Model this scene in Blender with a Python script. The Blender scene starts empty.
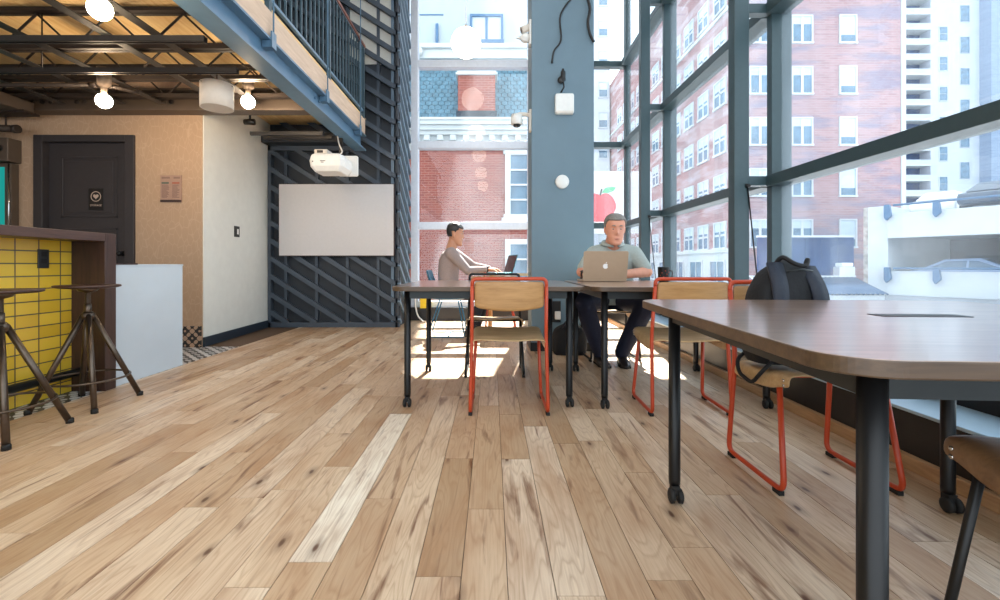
import bpy, bmesh, math, random
from mathutils import Vector, Matrix
R = random.Random(7)
SKY, SUN, EXPO = 3.4, 34.0, 0.0
SC = bpy.context.scene
COL = SC.collection
PI = math.pi
D2 = bpy.data

def lin(c):
    return tuple(((x/255)/12.92 if x/255 <= .04045 else ((x/255+.055)/1.055)**2.4) for x in c)

# ---------------------------------------------------------------- materials
def new_mat(name):
    m = D2.materials.new(name); m.use_nodes = True
    nt = m.node_tree; nt.nodes.clear()
    out = nt.nodes.new('ShaderNodeOutputMaterial')
    return m, nt, out
def N(nt, t, **kw):
    n = nt.nodes.new('ShaderNode'+t)
    for k, v in kw.items():
        if k.startswith('i_'):
            n.inputs[k[2:].replace('_', ' ')].default_value = v
        else:
            setattr(n, k, v)
    return n
def L(nt, a, b): nt.links.new(a, b)
def principled(nt, out, rough=.5, metal=0., spec=.5):
    p = N(nt, 'BsdfPrincipled')
    p.inputs['Roughness'].default_value = rough
    p.inputs['Metallic'].default_value = metal
    p.inputs['Specular IOR Level'].default_value = spec
    L(nt, p.outputs[0], out.inputs[0])
    return p
def ramp(nt, stops):
    r = N(nt, 'ValToRGB'); e = r.color_ramp.elements
    while len(e) < len(stops): e.new(.5)
    for i, (p, c) in enumerate(stops):
        e[i].position = p; e[i].color = (*c, 1)
    return r
def coords(nt, scale=(1,1,1), rot=(0,0,0), kind='Object'):
    tc = N(nt, 'TexCoord'); mp = N(nt, 'Mapping')
    mp.inputs['Scale'].default_value = scale; mp.inputs['Rotation'].default_value = rot
    L(nt, tc.outputs[kind], mp.inputs[0]); return mp
def paint(name, rgb, rough=.5, metal=0., var=.06, scale=30., bump=.0, spec=.5):
    m, nt, out = new_mat(name); p = principled(nt, out, rough, metal, spec)
    c = lin(rgb); mp = coords(nt)
    no = N(nt, 'TexNoise'); no.inputs['Scale'].default_value = scale; no.inputs['Detail'].default_value = 4
    L(nt, mp.outputs[0], no.inputs['Vector'])
    r = ramp(nt, [(.3, tuple(x*(1-var) for x in c)), (.7, tuple(min(1, x*(1+var)) for x in c))])
    L(nt, no.outputs[0], r.inputs[0]); L(nt, r.outputs[0], p.inputs['Base Color'])
    if bump:
        b = N(nt, 'Bump'); b.inputs['Strength'].default_value = bump; b.inputs['Distance'].default_value = .01
        L(nt, no.outputs[0], b.inputs['Height']); L(nt, b.outputs[0], p.inputs['Normal'])
    return m
def woodmat(name, c1, c2, rough=.4, axis='x', sc=1., spec=.5, band=9.):
    m, nt, out = new_mat(name); p = principled(nt, out, rough, 0, spec)
    s = {'x': (1.2, 14, 14), 'y': (14, 1.2, 14), 'z': (14, 14, 1.2)}[axis]
    mp = coords(nt, tuple(v*sc for v in s))
    no = N(nt, 'TexNoise'); no.inputs['Scale'].default_value = 2.2; no.inputs['Detail'].default_value = 7; no.inputs['Roughness'].default_value = .65
    no.inputs['Distortion'].default_value = .6
    L(nt, mp.outputs[0], no.inputs['Vector'])
    no2 = N(nt, 'TexNoise'); no2.inputs['Scale'].default_value = band; no2.inputs['Detail'].default_value = 3
    L(nt, mp.outputs[0], no2.inputs['Vector'])
    mx = N(nt, 'Math', operation='ADD'); L(nt, no.outputs[0], mx.inputs[0])
    ml = N(nt, 'Math', operation='MULTIPLY'); ml.inputs[1].default_value = .35; L(nt, no2.outputs[0], ml.inputs[0])
    L(nt, ml.outputs[0], mx.inputs[1])
    r = ramp(nt, [(.45, lin(c1)), (.9, lin(c2))])
    L(nt, mx.outputs[0], r.inputs[0]); L(nt, r.outputs[0], p.inputs['Base Color'])
    b = N(nt, 'Bump'); b.inputs['Strength'].default_value = .08; b.inputs['Distance'].default_value = .003
    L(nt, no.outputs[0], b.inputs['Height']); L(nt, b.outputs[0], p.inputs['Normal'])
    return m
def brickmat(name, c1, c2, mortar, bw, bh, axes='xz', ms=.012, offset=.5, rough=.85, bump=.3, blotch=None, bl_amt=.0, spec=.3):
    """brick / tile pattern in object space; axes picks the two wall axes"""
    m, nt, out = new_mat(name); p = principled(nt, out, rough, 0, spec)
    tc = N(nt, 'TexCoord'); sx = N(nt, 'SeparateXYZ'); cx = N(nt, 'CombineXYZ')
    L(nt, tc.outputs['Object'], sx.inputs[0])
    ax = {'x': 0, 'y': 1, 'z': 2}
    L(nt, sx.outputs[ax[axes[0]]], cx.inputs[0]); L(nt, sx.outputs[ax[axes[1]]], cx.inputs[1])
    br = N(nt, 'TexBrick'); br.offset = offset; br.squash = 1
    br.inputs['Scale'].default_value = 1; br.inputs['Brick Width'].default_value = bw; br.inputs['Row Height'].default_value = bh
    br.inputs['Mortar Size'].default_value = ms; br.inputs['Color1'].default_value = (*lin(c1), 1)
    br.inputs['Color2'].default_value = (*lin(c2), 1); br.inputs['Mortar'].default_value = (*lin(mortar), 1)
    L(nt, cx.outputs[0], br.inputs['Vector'])
    colr = br.outputs[0]
    if blotch:
        no = N(nt, 'TexNoise'); no.inputs['Scale'].default_value = .5; no.inputs['Detail'].default_value = 6
        mp = N(nt, 'Mapping'); mp.inputs['Scale'].default_value = (.5, 2.2, 1)
        L(nt, cx.outputs[0], mp.inputs[0]); L(nt, mp.outputs[0], no.inputs['Vector'])
        rr = ramp(nt, [(.48, (0,0,0)), (.62, (bl_amt,)*3)]); L(nt, no.outputs[0], rr.inputs[0])
        mx = N(nt, 'MixRGB'); L(nt, rr.outputs[0], mx.inputs[0]); L(nt, colr, mx.inputs[1]); mx.inputs[2].default_value = (*lin(blotch), 1)
        colr = mx.outputs[0]
    L(nt, colr, p.inputs['Base Color'])
    b = N(nt, 'Bump'); b.inputs['Strength'].default_value = bump; b.inputs['Distance'].default_value = .004; b.invert = True
    L(nt, br.outputs['Fac'], b.inputs['Height']); L(nt, b.outputs[0], p.inputs['Normal'])
    return m
def emit(name, rgb, strength):
    m, nt, out = new_mat(name); e = N(nt, 'Emission'); e.inputs[0].default_value = (*lin(rgb), 1); e.inputs[1].default_value = strength
    L(nt, e.outputs[0], out.inputs[0]); return m
def glassmat(name, tint, veil=.05, refl=1.0):
    m, nt, out = new_mat(name)
    tr = N(nt, 'BsdfTransparent'); tr.inputs[0].default_value = (*tint, 1)
    gl = N(nt, 'BsdfGlossy'); gl.inputs['Roughness'].default_value = .0
    tl = N(nt, 'BsdfTranslucent'); tl.inputs[0].default_value = (.8, .9, 1, 1)
    fr = N(nt, 'Fresnel'); ge = N(nt, 'NewGeometry'); mr_ = N(nt, 'MapRange'); mr_.inputs['To Min'].default_value = 1.45; mr_.inputs['To Max'].default_value = 1/1.45
    L(nt, ge.outputs['Backfacing'], mr_.inputs['Value']); L(nt, mr_.outputs[0], fr.inputs[0])
    ml = N(nt, 'Math', operation='MULTIPLY'); ml.inputs[1].default_value = refl; ml.use_clamp = True; L(nt, fr.outputs[0], ml.inputs[0])
    mp = coords(nt, (1.6, 1.6, .35)); no = N(nt, 'TexNoise'); no.inputs['Scale'].default_value = 1.5; no.inputs['Detail'].default_value = 6
    L(nt, mp.outputs[0], no.inputs['Vector'])
    rr = ramp(nt, [(.35, (veil*.6,)*3), (.7, (veil*1.5,)*3)]); L(nt, no.outputs[0], rr.inputs[0])  # uneven translucent share stands in for the glare veil on the panes
    m1 = N(nt, 'MixShader'); L(nt, rr.outputs[0], m1.inputs[0]); L(nt, tr.outputs[0], m1.inputs[1]); L(nt, tl.outputs[0], m1.inputs[2])
    m2 = N(nt, 'MixShader'); L(nt, ml.outputs[0], m2.inputs[0]); L(nt, m1.outputs[0], m2.inputs[1]); L(nt, gl.outputs[0], m2.inputs[2])
    L(nt, m2.outputs[0], out.inputs[0]); return m

# ---------------------------------------------------------------- mesh building
class MB:
    def __init__(self): self.bm = bmesh.new()
    def quad(self, *ps):
        return self.bm.faces.new([self.bm.verts.new(p) for p in ps])
    def box(self, x0, x1, y0, y1, z0, z1, M=None):
        ps = [Vector((x, y, z)) for z in (z0, z1) for y in (y0, y1) for x in (x0, x1)]
        if M is not None: ps = [M @ p for p in ps]
        v = [self.bm.verts.new(p) for p in ps]
        for f in ((0,2,3,1),(4,5,7,6),(0,1,5,4),(2,6,7,3),(0,4,6,2),(1,3,7,5)):
            self.bm.faces.new([v[i] for i in f])
        return self
    def bar(self, a, b, w, h, up=(0,0,1)):
        """rectangular bar a->b; w across (side), h along up"""
        a, b = Vector(a), Vector(b); t = (b-a).normalized(); up = Vector(up)
        s = t.cross(up)
        if s.length < 1e-5: s = t.cross(Vector((0,1,0)))
        s.normalize(); u = s.cross(t).normalized()
        v = []
        for p in (a, b):
            for sx, sy in ((-1,-1),(1,-1),(1,1),(-1,1)):
                v.append(self.bm.verts.new(p + s*sx*w/2 + u*sy*h/2))
        for f in ((3,2,1,0),(4,5,6,7),(0,1,5,4),(1,2,6,5),(2,3,7,6),(3,0,4,7)):
            self.bm.faces.new([v[i] for i in f])
        return self
    def tube(self, pts, r, seg=10, closed=False, caps=True):
        pts = [Vector(p) for p in pts]; n = len(pts); rings = []
        rr = r if isinstance(r, (list, tuple)) else [r]*n
        prev = None
        for i in range(n):
            if closed: t = (pts[(i+1) % n]-pts[i-1])
            else: t = pts[min(i+1, n-1)]-pts[max(i-1, 0)]
            t.normalize()
            if prev is None:
                u = t.orthogonal().normalized()
            else:
                u = (prev - t*prev.dot(t))
                if u.length < 1e-6: u = t.orthogonal()
                u.normalize()
            prev = u; w = t.cross(u)
            rings.append([self.bm.verts.new(pts[i] + (u*math.cos(2*PI*k/seg)+w*math.sin(2*PI*k/seg))*rr[i]) for k in range(seg)])
        m = n if closed else n-1
        for i in range(m):
            A, B = rings[i], rings[(i+1) % n]
            for k in range(seg):
                f = self.bm.faces.new((A[k], A[(k+1) % seg], B[(k+1) % seg], B[k])); f.smooth = True
        if not closed and caps:
            self.bm.faces.new(rings[0][::-1]); self.bm.faces.new(rings[-1])
        return self
    def lathe(self, prof, c=(0,0,0), seg=24, axis='z', M=None):
        """prof: list of (r, h)"""
        c = Vector(c); rings = []
        for r, h in prof:
            ring = []
            for k in range(seg):
                a = 2*PI*k/seg
                p = {'z': Vector((r*math.cos(a), r*math.sin(a), h)), 'x': Vector((h, r*math.cos(a), r*math.sin(a))),
                     'y': Vector((r*math.sin(a), h, r*math.cos(a)))}[axis]
                if M is not None: p = M @ p
                ring.append(self.bm.verts.new(c+p))
            rings.append(ring)
        for A, B in zip(rings, rings[1:]):
            for k in range(seg):
                f = self.bm.faces.new((A[k], A[(k+1) % seg], B[(k+1) % seg], B[k])); f.smooth = True
        if prof[0][0] > 1e-6: self.bm.faces.new(rings[0][::-1])
        if prof[-1][0] > 1e-6: self.bm.faces.new(rings[-1])
        bmesh.ops.remove_doubles(self.bm, verts=[v for r in rings for v in r], dist=1e-6)
        return self
    def ball(self, c, r, sx=1, sy=1, sz=1, seg=20):
        M = Matrix.Translation(c) @ Matrix.Diagonal((sx*r, sy*r, sz*r, 1))
        g = bmesh.ops.create_uvsphere(self.bm, u_segments=seg, v_segments=max(8, seg*2//3), radius=1, matrix=M)
        for v in g['verts']:
            for f in v.link_faces: f.smooth = True
        return self
    def prism(self, poly, M, d):
        """poly (u,v) extruded along local z by d, then M applied"""
        a = [self.bm.verts.new(M @ Vector((u, v, 0))) for u, v in poly]
        b = [self.bm.verts.new(M @ Vector((u, v, d))) for u, v in poly]
        n = len(poly)
        self.bm.faces.new(a[::-1]); self.bm.faces.new(b)
        for i in range(n): self.bm.faces.new((a[i], a[(i+1) % n], b[(i+1) % n], b[i]))
        return self
    def grid(self, rows, smooth=True):
        vs = [[self.bm.verts.new(p) for p in r] for r in rows]
        for i in range(len(vs)-1):
            for j in range(len(vs[0])-1):
                f = self.bm.faces.new((vs[i][j], vs[i][j+1], vs[i+1][j+1], vs[i+1][j])); f.smooth = smooth
        return self
    def obj(self, name, mat, parent=None, bevel=0, solid=0, smooth=False, subd=0, recalc=True, off=0):
        if recalc: bmesh.ops.recalc_face_normals(self.bm, faces=self.bm.faces)
        me = D2.meshes.new(name); self.bm.to_mesh(me); self.bm.free()
        o = D2.objects.new(name, me); COL.objects.link(o)
        for mm in (mat if isinstance(mat, (list, tuple)) else [mat]): me.materials.append(mm)
        if smooth:
            for p in me.polygons: p.use_smooth = True
        if solid:
            s = o.modifiers.new('solid', 'SOLIDIFY'); s.thickness = solid; s.offset = off
        if bevel:
            b = o.modifiers.new('bevel', 'BEVEL'); b.width = bevel; b.segments = 2; b.limit_method = 'ANGLE'; b.angle_limit = .6
        if subd:
            s = o.modifiers.new('sub', 'SUBSURF'); s.levels = subd; s.render_levels = subd
        if parent is not None: o.parent = parent
        return o
def frame_M(o, u, v):
    """matrix with local x->u, y->v, z->u x v at origin o"""
    u = Vector(u).normalized(); v = Vector(v).normalized(); w = u.cross(v)
    M = Matrix((( u.x, v.x, w.x, o[0]), (u.y, v.y, w.y, o[1]), (u.z, v.z, w.z, o[2]), (0,0,0,1)))
    return M
def tag(o, label, cat, group=None, kind=None):
    if label: o['label'] = label
    if cat: o['category'] = cat
    if group: o['group'] = group
    if kind: o['kind'] = kind
    return o
def thing(name, label, cat, loc=(0,0,0), rz=0, group=None):
    o = D2.objects.new(name, None); COL.objects.link(o); o.location = loc; o.rotation_euler = (0,0,rz)
    o.empty_display_size = .1
    return tag(o, label, cat, group)
def struct(o):
    o['kind'] = 'structure'; return o
def sroot(name, loc=(0,0,0)):
    o = D2.objects.new(name, None); COL.objects.link(o); o.location = loc; o['kind'] = 'structure'; return o
def bx(name, b, mat, parent=None, bevel=0):
    m = MB(); m.box(*b); return m.obj(name, mat, parent, bevel)
def sbx(name, b, mat, bevel=0): return struct(bx(name, b, mat, None, bevel))
def dup(root, loc, rz, label, name=None, mats=None):
    r = root.copy(); COL.objects.link(r); r.location = loc; r.rotation_euler = (0,0,rz); r['label'] = label
    if name: r.name = name
    def rec(src, par):
        for ch in [o for o in D2.objects if o.parent == src and o.name not in done]:
            c = ch.copy(); COL.objects.link(c); c.parent = par; done.add(c.name)
            if mats and ch.data is not None and ch.data.materials and ch.data.materials[0].name in mats:
                c.data = ch.data.copy(); c.data.materials[0] = mats[ch.data.materials[0].name]
            rec(ch, c)
    done = set(); rec(root, r)
    return r
def rrect(w, h, r, n=6):
    pts = []
    for cx, cy, a0 in ((w/2-r, h/2-r, 0), (-w/2+r, h/2-r, PI/2), (-w/2+r, -h/2+r, PI), (w/2-r, -h/2+r, 1.5*PI)):
        for i in range(n+1):
            a = a0+PI/2*i/n; pts.append((cx+r*math.cos(a), cy+r*math.sin(a)))
    return pts
def arc(path, r, n=5):
    """round the inner corners of a polyline"""
    P = [Vector(p) for p in path]; out = [P[0]]
    for i in range(1, len(P)-1):
        a, b, c = P[i-1], P[i], P[i+1]
        d1 = (a-b).normalized(); d2 = (c-b).normalized()
        p1 = b+d1*r; p2 = b+d2*r
        for k in range(n+1):
            t = k/n; out.append(p1*(1-t)**2 + b*2*t*(1-t) + p2*t*t)
    out.append(P[-1]); return out
def text_mesh(name, s, size, M, mat, parent=None, depth=.001):
    cu = D2.curves.new(name, 'FONT'); cu.body = s; cu.size = size; cu.align_x = 'CENTER'; cu.align_y = 'CENTER'; cu.extrude = depth
    t = D2.objects.new(name+'_t', cu); COL.objects.link(t)
    dg = bpy.context.evaluated_depsgraph_get()
    me = D2.meshes.new_from_object(t.evaluated_get(dg)); D2.objects.remove(t); D2.curves.remove(cu)
    me.transform(M); me.materials.clear(); me.materials.append(mat)
    o = D2.objects.new(name, me); COL.objects.link(o)
    if parent is not None: o.parent = parent
    return o
F, HX, HY, H = 450., 492., 265., .86
def at(px, py, d):
    return Vector(((px-HX)*d/F, d, H-(py-HY)*d/F))
M_ = {}
M_['slate'] = paint('slate_paint', (62,84,96), .45, 0, .05)
M_['frame_dark'] = paint('dark_teal_frame_paint', (50,70,76), .4, 0, .05)
M_['frame_light'] = paint('silver_frame_paint', (206,214,226), .4, .2, .04)
M_['column'] = paint('column_paint', (101,124,138), .6, 0, .03, 6, .05)
M_['beam'] = paint('beam_paint', (88,120,145), .38, 0, .05, 12)
M_['navy_back'] = paint('navy_panel', (40,47,56), .6, 0, .08, 8)
M_['navy_slat'] = paint('navy_slat', (66,77,90), .5, 0, .06, 14)
M_['slat_lit'] = paint('lit_slat', (96,118,138), .45, 0, .06, 14)  # slat paint lightened to carry the bluish light on the return
M_['white_panel'] = paint('pale_panel', (205,205,198), .6, 0, .03)
M_['white'] = paint('white_plastic', (225,225,222), .45, 0, .03)
M_['white_wall'] = paint('white_wall_paint', (214,214,208), .8, 0, .03, 10, .1)
M_['white_cab'] = paint('pale_blue_white_laminate', (190,202,212), .5, 0, .03, 4)
M_['screen'] = paint('screen_fabric', (200,198,199), .8, 0, .02)
M_['black'] = paint('black_metal', (19,20,22), .4, .3, .1)
M_['black_plastic'] = paint('black_plastic', (18,18,20), .45, 0, .1)
M_['rubber'] = paint('black_rubber', (20,20,20), .7, 0, .1)
M_['grey_metal'] = paint('dark_grey_metal', (40,45,47), .4, .5, .08)
M_['steel_brown'] = paint('bronze_steel', (92,80,70), .32, .85, .12)
M_['joist'] = paint('black_brown_steel', (48,40,36), .55, .3, .1)
M_['chan'] = paint('grey_channel_steel', (50,48,48), .45, .4, .1)
M_['orange'] = paint('orange_powder_coat', (178,62,28), .38, 0, .05)
M_['blue_wire'] = paint('teal_blue_wire', (36,98,128), .4, 0, .06)
M_['ply_in_shade'] = woodmat('plywood_in_shade', (132,100,70), (104,76,52), .42, 'x')  # same plywood again, shade of the near corner chair put into its colour
M_['ply_back_shaded'] = woodmat('oak_plywood_back', (184,142,92), (156,114,68), .45, 'x')  # same oak plywood, darkened for the shade on the backrests
M_['ply'] = woodmat('oak_plywood', (196,166,124), (168,134,92), .42, 'x')
M_['ply_light'] = M_['ply']
M_['tan_wood'] = woodmat('orange_tan_wood', (214,150,88), (180,112,58), .5, 'z')
M_['table'] = woodmat('walnut_laminate', (170,138,114), (132,100,82), .28, 'x', .8)
M_['table_edge'] = woodmat('walnut_edge', (92,72,52), (64,48,36), .4, 'x')
M_['walnut'] = woodmat('dark_walnut', (86,62,54), (54,36,32), .4, 'y')
M_['walnut_z'] = woodmat('dark_walnut_upright', (70,44,36), (42,26,22), .45, 'z')
M_['handrail'] = woodmat('handrail_wood', (128,74,54), (86,46,34), .4, 'y')
M_['deck'] = woodmat('pine_deck', (242,214,158), (212,168,108), .6, 'y', .8)
M_['door'] = paint('charcoal_door', (48,44,46), .5, 0, .06)
M_['tile_y'] = brickmat('yellow_tile', (224,186,62), (208,168,48), (92,84,60), .142, .079, 'yz', .004, 0, .18, .25, spec=.6)
M_['brown_trim'] = woodmat('oak_trim', (186,150,110), (150,112,78), .5, 'y')
M_['chrome'] = paint('chrome', (190,190,190), .2, 1, .02)
M_['sill'] = paint('sill_metal', (164,190,208), .3, .3, .06, 5)
M_['kick'] = paint('dark_kick_panel', (34,32,32), .3, .2, .1)
M_['baseboard'] = paint('navy_baseboard', (34,46,58), .4, 0, .05)
M_['glass'] = glassmat('window_glass', (.95,.98,.99), .02, .5)
M_['glass_side'] = glassmat('veiled_side_glass', (.93,.97,.99), .055)  # stronger translucent veil imitates glare that washes out the street view
M_['gold_alu'] = paint('gold_aluminium', (176,152,128), .4, .25, .02)
M_['logo'] = paint('pale_logo', (236,236,236), .3, 0, .01)
M_['screen_dark'] = paint('screen_glass', (30,34,40), .1, 0, .1)
M_['key'] = paint('keycaps', (24,24,26), .5, 0, .1)
M_['sign_black'] = paint('sign_black', (14,14,16), .4, 0, .05)
M_['sign_ink'] = paint('sign_ink', (196,176,160), .6, 0, .02)
M_['poster'] = paint('poster_paper', (158,128,112), .6, 0, .05)
M_['poster_ink'] = paint('poster_ink', (110,84,76), .6, 0, .05)
M_['poster_dark'] = paint('poster_dark', (48,30,30), .5, 0, .05)
M_['poster_green'] = paint('poster_green', (70,88,76), .6, 0, .05)
M_['poster_red'] = paint('poster_red', (158,84,62), .6, 0, .05)
M_['bulb'] = emit('warm_bulb', (255,226,188), 165)
M_['globe'] = emit('globe_glow', (255,236,220), 9)
M_['teal_screen'] = emit('teal_screen', (40,180,170), .7)
M_['fabric_black'] = paint('black_nylon', (10,12,18), .75, 0, .15, 60, .3)
M_['fabric_navy'] = paint('navy_nylon', (24,32,48), .6, 0, .15, 60, .3)
M_['duct'] = paint('duct_metal', (92,80,70), .5, .3, .08, 5)
M_['shade'] = paint('drum_shade', (214,206,196), .7, 0, .03)
M_['yellow'] = paint('yellow_plastic', (222,190,30), .5)
M_['skin_a'] = paint('skin_fair', (214,150,124), .55, 0, .05, 30)
M_['skin_b'] = paint('skin_tan', (196,140,110), .55, 0, .05, 30)
M_['hair_grey'] = paint('grey_hair', (122,117,112), .6, 0, .25, 90, .5)
M_['hair_black'] = paint('black_hair', (26,24,26), .45, 0, .3, 90, .5)
M_['shirt_green'] = paint('grey_green_polo', (164,174,170), .85, 0, .06, 60, .2)
M_['shirt_grey'] = paint('heather_grey_shirt', (150,136,134), .85, 0, .1, 90, .2)
M_['jeans'] = paint('dark_blue_jeans', (22,30,54), .85, 0, .12, 60, .2)
M_['jeans_dark'] = paint('charcoal_trousers', (28,32,42), .85, 0, .12, 60, .2)
M_['leather'] = paint('dark_brown_leather', (34,28,28), .3, 0, .15)
M_['eye'] = paint('eye_white', (186,158,146), .3); M_['iris'] = paint('iris_dark', (40,30,28), .3); M_['lip'] = paint('lip', (170,96,84), .5)
# facades
M_['brick_red'] = brickmat('red_brick', (150,76,62), (128,60,50), (158,108,96), .22, .075, 'xz', .01, .5)
M_['brick_pink'] = brickmat('rose_brick', (170,134,136), (156,118,120), (166,142,144), .6, .16, 'xz', .02, .5, blotch=(112,112,138), bl_amt=.6)  # brick colour paled and greyed to carry the haze of the glass
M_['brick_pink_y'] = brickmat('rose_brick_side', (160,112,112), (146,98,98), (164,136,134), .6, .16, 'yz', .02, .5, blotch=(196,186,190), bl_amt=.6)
M_['brick_blue'] = brickmat('pale_blue_brick', (124,142,166), (114,132,156), (144,160,178), .9, .3, 'xz', .02, .5)
M_['stone'] = paint('pale_stone', (192,198,200), .8, 0, .04, 2)
M_['stone_w'] = paint('white_stucco', (180,188,200), .8, 0, .05, .6)
M_['slates'] = paint('blue_slate', (74,112,130), .5, 0, .25, 5)
M_['slates_d'] = paint('slate_gap', (14,34,50), .7, 0, .1, 4)
M_['win_pane'] = paint('facade_pane', (84,116,140), .12, 0, .3, 1.2)
M_['win_pane_l'] = paint('facade_pane_blind', (186,200,210), .3, 0, .06, 2)
M_['win_frame'] = paint('facade_frame', (200,204,208), .6, 0, .02)
M_['grey_frame'] = paint('blue_grey_frame', (70,108,144), .5)
M_['asphalt'] = paint('street_paving', (130,132,136), .85, 0, .06, 1.5)
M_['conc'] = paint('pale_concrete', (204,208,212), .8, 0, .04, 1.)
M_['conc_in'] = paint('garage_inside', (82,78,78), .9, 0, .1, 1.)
M_['hoard'] = paint('blue_hoarding', (22,56,104), .9, 0, .25, .8, 0, .1)
M_['corr'] = paint('corrugated_metal', (66,90,120), .4, .4, .05)
M_['rubble'] = paint('rubble_stone', (170,160,152), .9, 0, .4, 4.)
M_['car_white'] = paint('car_white', (232,234,236), .2); M_['car_dark'] = paint('car_dark', (58,72,90), .2); M_['car_silver'] = paint('car_silver', (130,150,182), .2)
M_['car_glass'] = paint('car_glass', (70,96,120), .08)
M_['apple_red'] = paint('apple_red', (226,44,60), .5, 0, .05, 2); M_['leaf_green'] = paint('leaf_green', (60,160,110), .5)
M_['roof_grey'] = paint('pale_siding', (172,182,190), .8, 0, .03, 2)
def floor_mat():
    m, nt, out = new_mat('oak_plank_floor'); p = principled(nt, out, .38, 0, .45)
    a = N(nt, 'Attribute'); a.attribute_name = 'plank'          # per-plank random rgb
    tc = N(nt, 'TexCoord'); add = N(nt, 'VectorMath', operation='MULTIPLY_ADD')
    add.inputs[1].default_value = (31, 47, 13); L(nt, a.outputs['Vector'], add.inputs[0]); L(nt, tc.outputs['Object'], add.inputs[2])
    sep = N(nt, 'SeparateColor'); L(nt, a.outputs['Color'], sep.inputs[0])
    def noise(scale, sx, sy, det=6, dist=0.):
        mp = N(nt, 'Mapping'); mp.inputs['Scale'].default_value = (sx, sy, 1); L(nt, add.outputs[0], mp.inputs[0])
        n = N(nt, 'TexNoise'); n.inputs['Scale'].default_value = scale; n.inputs['Detail'].default_value = det; n.inputs['Distortion'].default_value = dist
        L(nt, mp.outputs[0], n.inputs['Vector']); return n
    base = ramp(nt, [(0, lin((180,150,118))), (.35, lin((204,176,146))), (.7, lin((217,193,165))), (.93, lin((228,209,186))), (1, lin((244,234,216)))])
    L(nt, sep.outputs[0], base.inputs[0])
    # soft cloudy brown
    cl = noise(2.0, 2.4, .9, 5, .4); rc = ramp(nt, [(.44, (0,0,0)), (.74, (.7,)*3)]); L(nt, cl.outputs[0], rc.inputs[0])
    m1 = N(nt, 'MixRGB'); m1.blend_type = 'MIX'; L(nt, rc.outputs[0], m1.inputs[0]); L(nt, base.outputs[0], m1.inputs[1]); m1.inputs[2].default_value = (*lin((168,126,90)), 1)
    # cathedral grain: contour lines of a stretched noise
    g = noise(1.3, 7.5, .9, 2, .3); mu = N(nt, 'Math', operation='MULTIPLY'); mu.inputs[1].default_value = 16; L(nt, g.outputs[0], mu.inputs[0])
    fr = N(nt, 'Math', operation='FRACT'); L(nt, mu.outputs[0], fr.inputs[0])
    rg = ramp(nt, [(0, (.34,)*3), (.25, (.05,)*3), (.8, (.0,)*3), (1, (.34,)*3)]); L(nt, fr.outputs[0], rg.inputs[0])
    m2 = N(nt, 'MixRGB'); L(nt, rg.outputs[0], m2.inputs[0]); L(nt, m1.outputs[0], m2.inputs[1]); m2.inputs[2].default_value = (*lin((150,108,72)), 1)
    # fine fibre
    f = noise(3, 60, 2.2, 4); rf = ramp(nt, [(.35, (.22,)*3), (.6, (0,)*3)]); L(nt, f.outputs[0], rf.inputs[0])
    m3 = N(nt, 'MixRGB'); L(nt, rf.outputs[0], m3.inputs[0]); L(nt, m2.outputs[0], m3.inputs[1]); m3.inputs[2].default_value = (*lin((146,106,72)), 1)
    # knots
    mp = N(nt, 'Mapping'); mp.inputs['Scale'].default_value = (6.2, 2.6, 1); L(nt, add.outputs[0], mp.inputs[0])
    vo = N(nt, 'TexVoronoi'); vo.voronoi_dimensions = '2D'; vo.inputs['Scale'].default_value = 1.; vo.inputs['Randomness'].default_value = 1
    wob = noise(9, 2, 1, 3); wm = N(nt, 'MixRGB'); wm.inputs[0].default_value = .08; L(nt, mp.outputs[0], wm.inputs[1]); L(nt, wob.outputs['Color'], wm.inputs[2])
    L(nt, wm.outputs[0], vo.inputs['Vector'])
    sc = N(nt, 'SeparateColor'); L(nt, vo.outputs['Color'], sc.inputs[0])
    gt = N(nt, 'Math', operation='GREATER_THAN'); gt.inputs[1].default_value = .80; L(nt, sc.outputs[0], gt.inputs[0])
    rk = ramp(nt, [(.0, (1,)*3), (.03, (.95,)*3), (.06, (.4,)*3), (.17, (0,)*3)]); L(nt, vo.outputs['Distance'], rk.inputs[0])
    mk = N(nt, 'Math', operation='MULTIPLY'); L(nt, rk.outputs[0], mk.inputs[0]); L(nt, gt.outputs[0], mk.inputs[1])
    m4 = N(nt, 'MixRGB'); L(nt, mk.outputs[0], m4.inputs[0]); L(nt, m3.outputs[0], m4.inputs[1]); m4.inputs[2].default_value = (*lin((88,56,38)), 1)
    # dark mineral streaks
    s = noise(1.8, 9, .9, 6, 1.4); rs = ramp(nt, [(.57, (0,)*3), (.72, (.9,)*3)]); L(nt, s.outputs[0], rs.inputs[0])
    ms = N(nt, 'MixRGB'); L(nt, rs.outputs[0], ms.inputs[0]); L(nt, m4.outputs[0], ms.inputs[1]); ms.inputs[2].default_value = (*lin((112,72,46)), 1)
    L(nt, ms.outputs[0], p.inputs['Base Color'])
    b = N(nt, 'Bump'); b.inputs['Strength'].default_value = .06; b.inputs['Distance'].default_value = .002; L(nt, f.outputs[0], b.inputs['Height']); L(nt, b.outputs[0], p.inputs['Normal'])
    rr = ramp(nt, [(.3, (.3,)*3), (.7, (.46,)*3)]); L(nt, cl.outputs[0], rr.inputs[0]); L(nt, rr.outputs[0], p.inputs['Roughness'])
    return m
M_['floor'] = floor_mat()
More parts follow.
